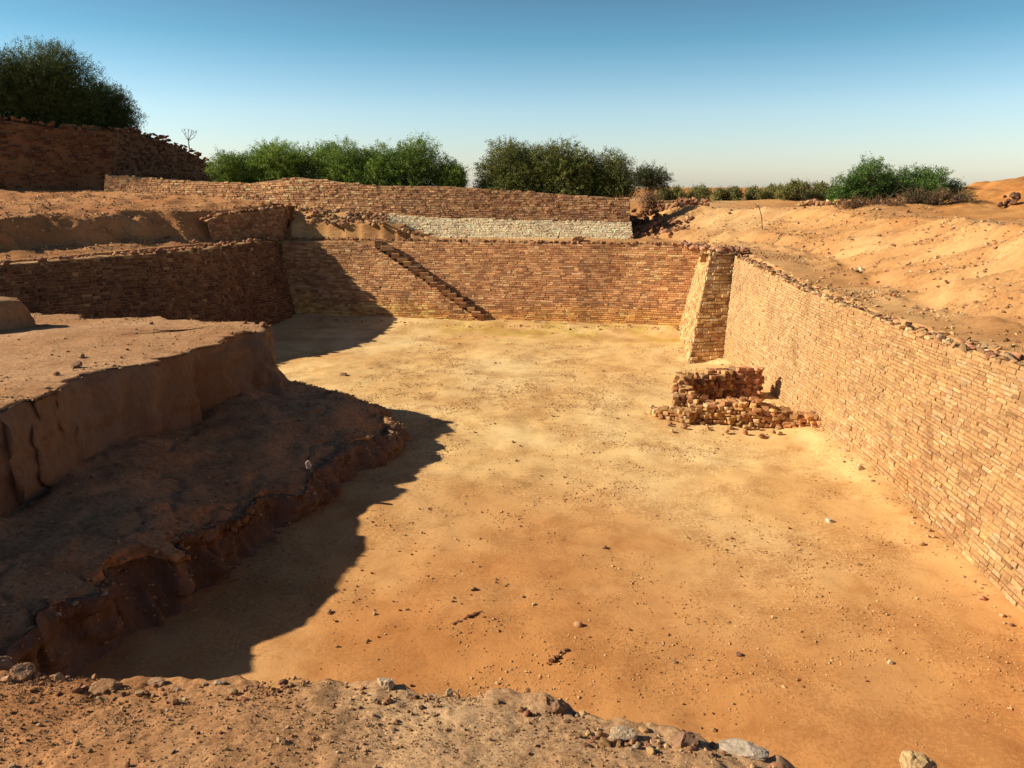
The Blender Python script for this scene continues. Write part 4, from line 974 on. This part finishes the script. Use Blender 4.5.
    for k in range(len(cen)):
        e = cen[k]; b0 = base + [rng.normal(0, 0.05), rng.normal(0, 0.05), 0]
        if trunk: b0 = base + [0, 0, H * 0.22]
        mid = (b0 + e) / 2 + rng.normal(0, 0.12 * H, 3) * [1, 1, 0.3]
        tt = np.linspace(0, 1, 7)[:, None]; q_ = (1 - tt) ** 2 * b0 + 2 * tt * (1 - tt) * mid + tt ** 2 * e
        tube(m_, q_, 0.035 + 0.008 * H, 0.014)
        for _ in range(3):
            s0 = q_[rng.integers(3, 6)]; tube(m_, [s0, s0 + rng.normal(0, 0.25, 3) + [0, 0, 0.25], s0 + rng.normal(0, 0.45, 3) + [0, 0, 0.5]], 0.02, 0.006, 4)
    if trunk: tube(m_, [base, base + [0.03, 0, H * 0.12], base + [0, 0, H * 0.24]], 0.10, 0.07)
    sel = rng.choice(ntw, min(ntw, 260), replace=False)
    for i in sel: tube(m_, [cen[ci[i]], (cen[ci[i]] + st_[i]) / 2 + rng.normal(0, 0.06, 3), st_[i], st_[i] + dirn[i] * ln[i] * 0.5, st_[i] + dirn[i] * ln[i] * 1.02 - [0, 0, 0.3 * ln[i] * 0.5]], 0.012, 0.004, 3)
    m_.build('trunk' if trunk else 'stems', M['bark'], root)
    return root
LIME = [(0.17, 0.27, 0.035), (0.12, 0.215, 0.03), (0.22, 0.31, 0.05)]
DARK = [(0.13, 0.155, 0.032), (0.09, 0.115, 0.024), (0.20, 0.205, 0.05)]
OLIVE = [(0.20, 0.20, 0.06), (0.25, 0.24, 0.075), (0.16, 0.165, 0.05)]
HILLG = [(0.07, 0.105, 0.022), (0.045, 0.075, 0.016), (0.10, 0.13, 0.03)]
EMER = [(0.085, 0.17, 0.026), (0.06, 0.13, 0.022), (0.12, 0.20, 0.035)]
DRY = [(0.28, 0.13, 0.06), (0.33, 0.17, 0.08), (0.22, 0.11, 0.06), (0.16, 0.12, 0.05)]
G1 = 'green bushes on top of the upper wall'
plant('green_bush', 'low bright green bush at the left end of the row above the wall', 'bush', 206, 288, 148, 180, 59.5, LIME, 201, G1, flat=3.5, dens=1.6, lobes=7)
plant('green_bush', 'bright green bush behind the rise of the upper wall, second from left', 'bush', 246, 352, 139, 176, 59.5, LIME, 202, G1, flat=3.5, dens=1.6, lobes=8)
plant('green_bush', 'bright green bush between the two wide green ones above the upper wall', 'bush', 322, 398, 145, 178, 58.5, LIME, 203, G1, flat=3.5, dens=1.6, lobes=4)
plant('green_bush', 'wide green bush sloping down to a low right end before the gap in the row', 'bush', 360, 458, 140, 184, 58.2, np.array(LIME) * 0.85, 204, G1, flat=3.5, dens=1.7, lobes=6)
plant('green_bush', 'small low green bush at the foot of the wide one, left of the gap', 'bush', 438, 468, 163, 185, 56.8, np.array(LIME) * 0.9, 205, G1, dens=1.7, lobes=3)
G2 = 'dark bushes on top of the upper wall'
plant('dark_bush', 'dark olive bush right of the gap, leftmost of the three dark ones', 'bush', 476, 540, 138, 190, 57.5, DARK, 211, G2, dens=1.7, lobes=4, droop=0.25)
plant('dark_bush', 'tallest dark olive bush above the middle of the upper wall', 'bush', 516, 598, 132, 192, 57.0, DARK, 212, G2, dens=1.7, lobes=5, droop=0.25)
plant('dark_bush', 'rounded dark olive bush overhanging the right end of the upper wall', 'bush', 566, 634, 148, 196, 56.5, DARK, 213, G2, dens=1.7, lobes=4, droop=0.3)
plant('thin_tree', 'small sparse tree with a flat airy crown right of the dark bushes', 'tree', 630, 668, 165, 200, 66, [(0.07, 0.085, 0.035)], 221, dens=0.55, trunk=True, lobes=4, leaf=0.11)
plant('dry_shrub', 'dry reddish brown shrub at the foot of the small sparse tree', 'shrub', 638, 664, 190, 206, 62, DRY, 222, dens=0.45, lobes=3, leaf=0.09)
G3 = 'olive scrub along the skyline'
plant('scrub_bush', 'small olive scrub bush on the skyline next to the sparse tree', 'bush', 655, 712, 183, 203, 76, OLIVE, 231, G3, dens=0.9, lobes=5, leaf=0.14)
plant('scrub_bush', 'low wide olive scrub bush behind the thin stick', 'bush', 706, 775, 187, 208, 70, OLIVE, 232, G3, dens=0.9, lobes=6, leaf=0.14)
plant('scrub_bush', 'olive scrub bush touching the left side of the big green bush', 'bush', 765, 840, 180, 206, 68, OLIVE, 233, G3, dens=0.9, lobes=6, leaf=0.14)
plant('scrub_bush', 'yellowish far scrub bush seen between the two low wide olive bushes', 'bush', 745, 800, 184, 203, 84, OLIVE, 234, G3, dens=0.8, lobes=5, leaf=0.16)
plant('green_bush', 'tall emerald green bush on the crest at the right', 'bush', 830, 900, 162, 208, 50, EMER, 241, dens=1.7, lobes=5)
plant('green_bush', 'flat topped green bush leaning right from the tall emerald one', 'bush', 876, 955, 164, 200, 51, EMER, 242, dens=1.5, lobes=6)
plant('dry_shrub', 'reddish dry shrub under the tall emerald bush', 'shrub', 838, 918, 196, 219, 46, DRY, 243, dens=0.6, lobes=6, leaf=0.08, tw=1.2)
plant('dry_shrub', 'brownish green half dry shrub right of the reddish one below the flat topped bush', 'shrub', 900, 972, 186, 219, 46.5, [(0.15, 0.12, 0.05), (0.10, 0.10, 0.035), (0.22, 0.12, 0.06)], 244, dens=0.7, lobes=6, leaf=0.08, tw=1.2)
G4 = 'bushes on the hill at the left'
plant('hill_bush', 'big dark bush cut by the left edge of the photo on the hill', 'bush', -60, 45, 46, 124, 62, HILLG, 251, G4, dens=2.0, lobes=6, basez=12.9)
plant('hill_bush', 'big dark bush in the middle of the hill top with feathery outline', 'bush', 15, 105, 42, 126, 63.5, HILLG, 252, G4, dens=2.0, lobes=6, basez=12.8)
plant('hill_bush', 'lower dark bush sloping down at the right end of the hill top', 'bush', 70, 138, 76, 130, 66, HILLG, 253, G4, dens=2.0, lobes=5, basez=12.6)
# dead bush on the shoulder of the hill
def bare(name, label, cat, px, pb, pt, Y, seed, n=5):
    rng = np.random.default_rng(seed); p = aty(px, pb, Y); h = aty(px, pt, Y)[2] - p[2]; m_ = MB(); b0 = np.array(p)
    st0 = b0 + [0, 0, h * 0.3]; tube(m_, [b0 - [0, 0, .3], st0], 0.05, 0.04)
    for k in range(n):
        a = rng.uniform(-0.8, 0.8); e = st0 + np.array([math.sin(a), rng.normal(0, 0.3), math.cos(a) * 0.9]) * h * 0.75
        mid = (st0 + e) / 2 + rng.normal(0, 0.08 * h, 3); tube(m_, [st0, mid, e], 0.03, 0.012, 4)
        for _ in range(4):
            s0 = mid + (e - mid) * rng.random(); tube(m_, [s0, s0 + np.array([rng.normal(0, 0.2), rng.normal(0, 0.2), 0.22]) * h * 0.6], 0.016, 0.008, 3)
    o = m_.build(name, M['bark']); tag(o, label, cat); return o
bare('dead_sapling', 'leafless dead sapling standing alone on the hill shoulder against the sky', 'tree', 189, 146, 128, 72, 1, 6)
p = aty(761, 224, 42); m_ = MB(); tube(m_, [(p[0] + 0.1, p[1], p[2] - 0.3), (p[0], p[1], p[2] + 0.4), (p[0] - 0.22, p[1], p[2] + 1.0)], 0.03, 0.02)
tube(m_, [(p[0] - 0.2, p[1], p[2] + 0.9), (p[0] - 0.42, p[1], p[2] + 1.05)], 0.018, 0.01, 4)
o = m_.build('wooden_stick', M['bark']); tag(o, 'thin leaning wooden stick planted on the sandy crest', 'stick')
# stones coloured dark to stand in for a shaded hollow in the mound at far right
rng = np.random.default_rng(301); m_ = MB(); p = aty(1014, 205, 44); n = 15
xx = p[0] + rng.normal(0, 0.22, n); yy = p[1] + rng.normal(0, 0.2, n)
scatter(m_, rng, np.stack([xx, yy, lzs(xx, yy) + rng.random(n) * 0.5], 1), rng.uniform(0.2, 0.45, n), RED * 0.35, 2, 0.8)
o = m_.build('hollow_shade_rocks', M['rock']); tag(o, 'small pile of rocks coloured dark as the shade of a hollow in the orange mound by the right edge of the photo', 'rocks')
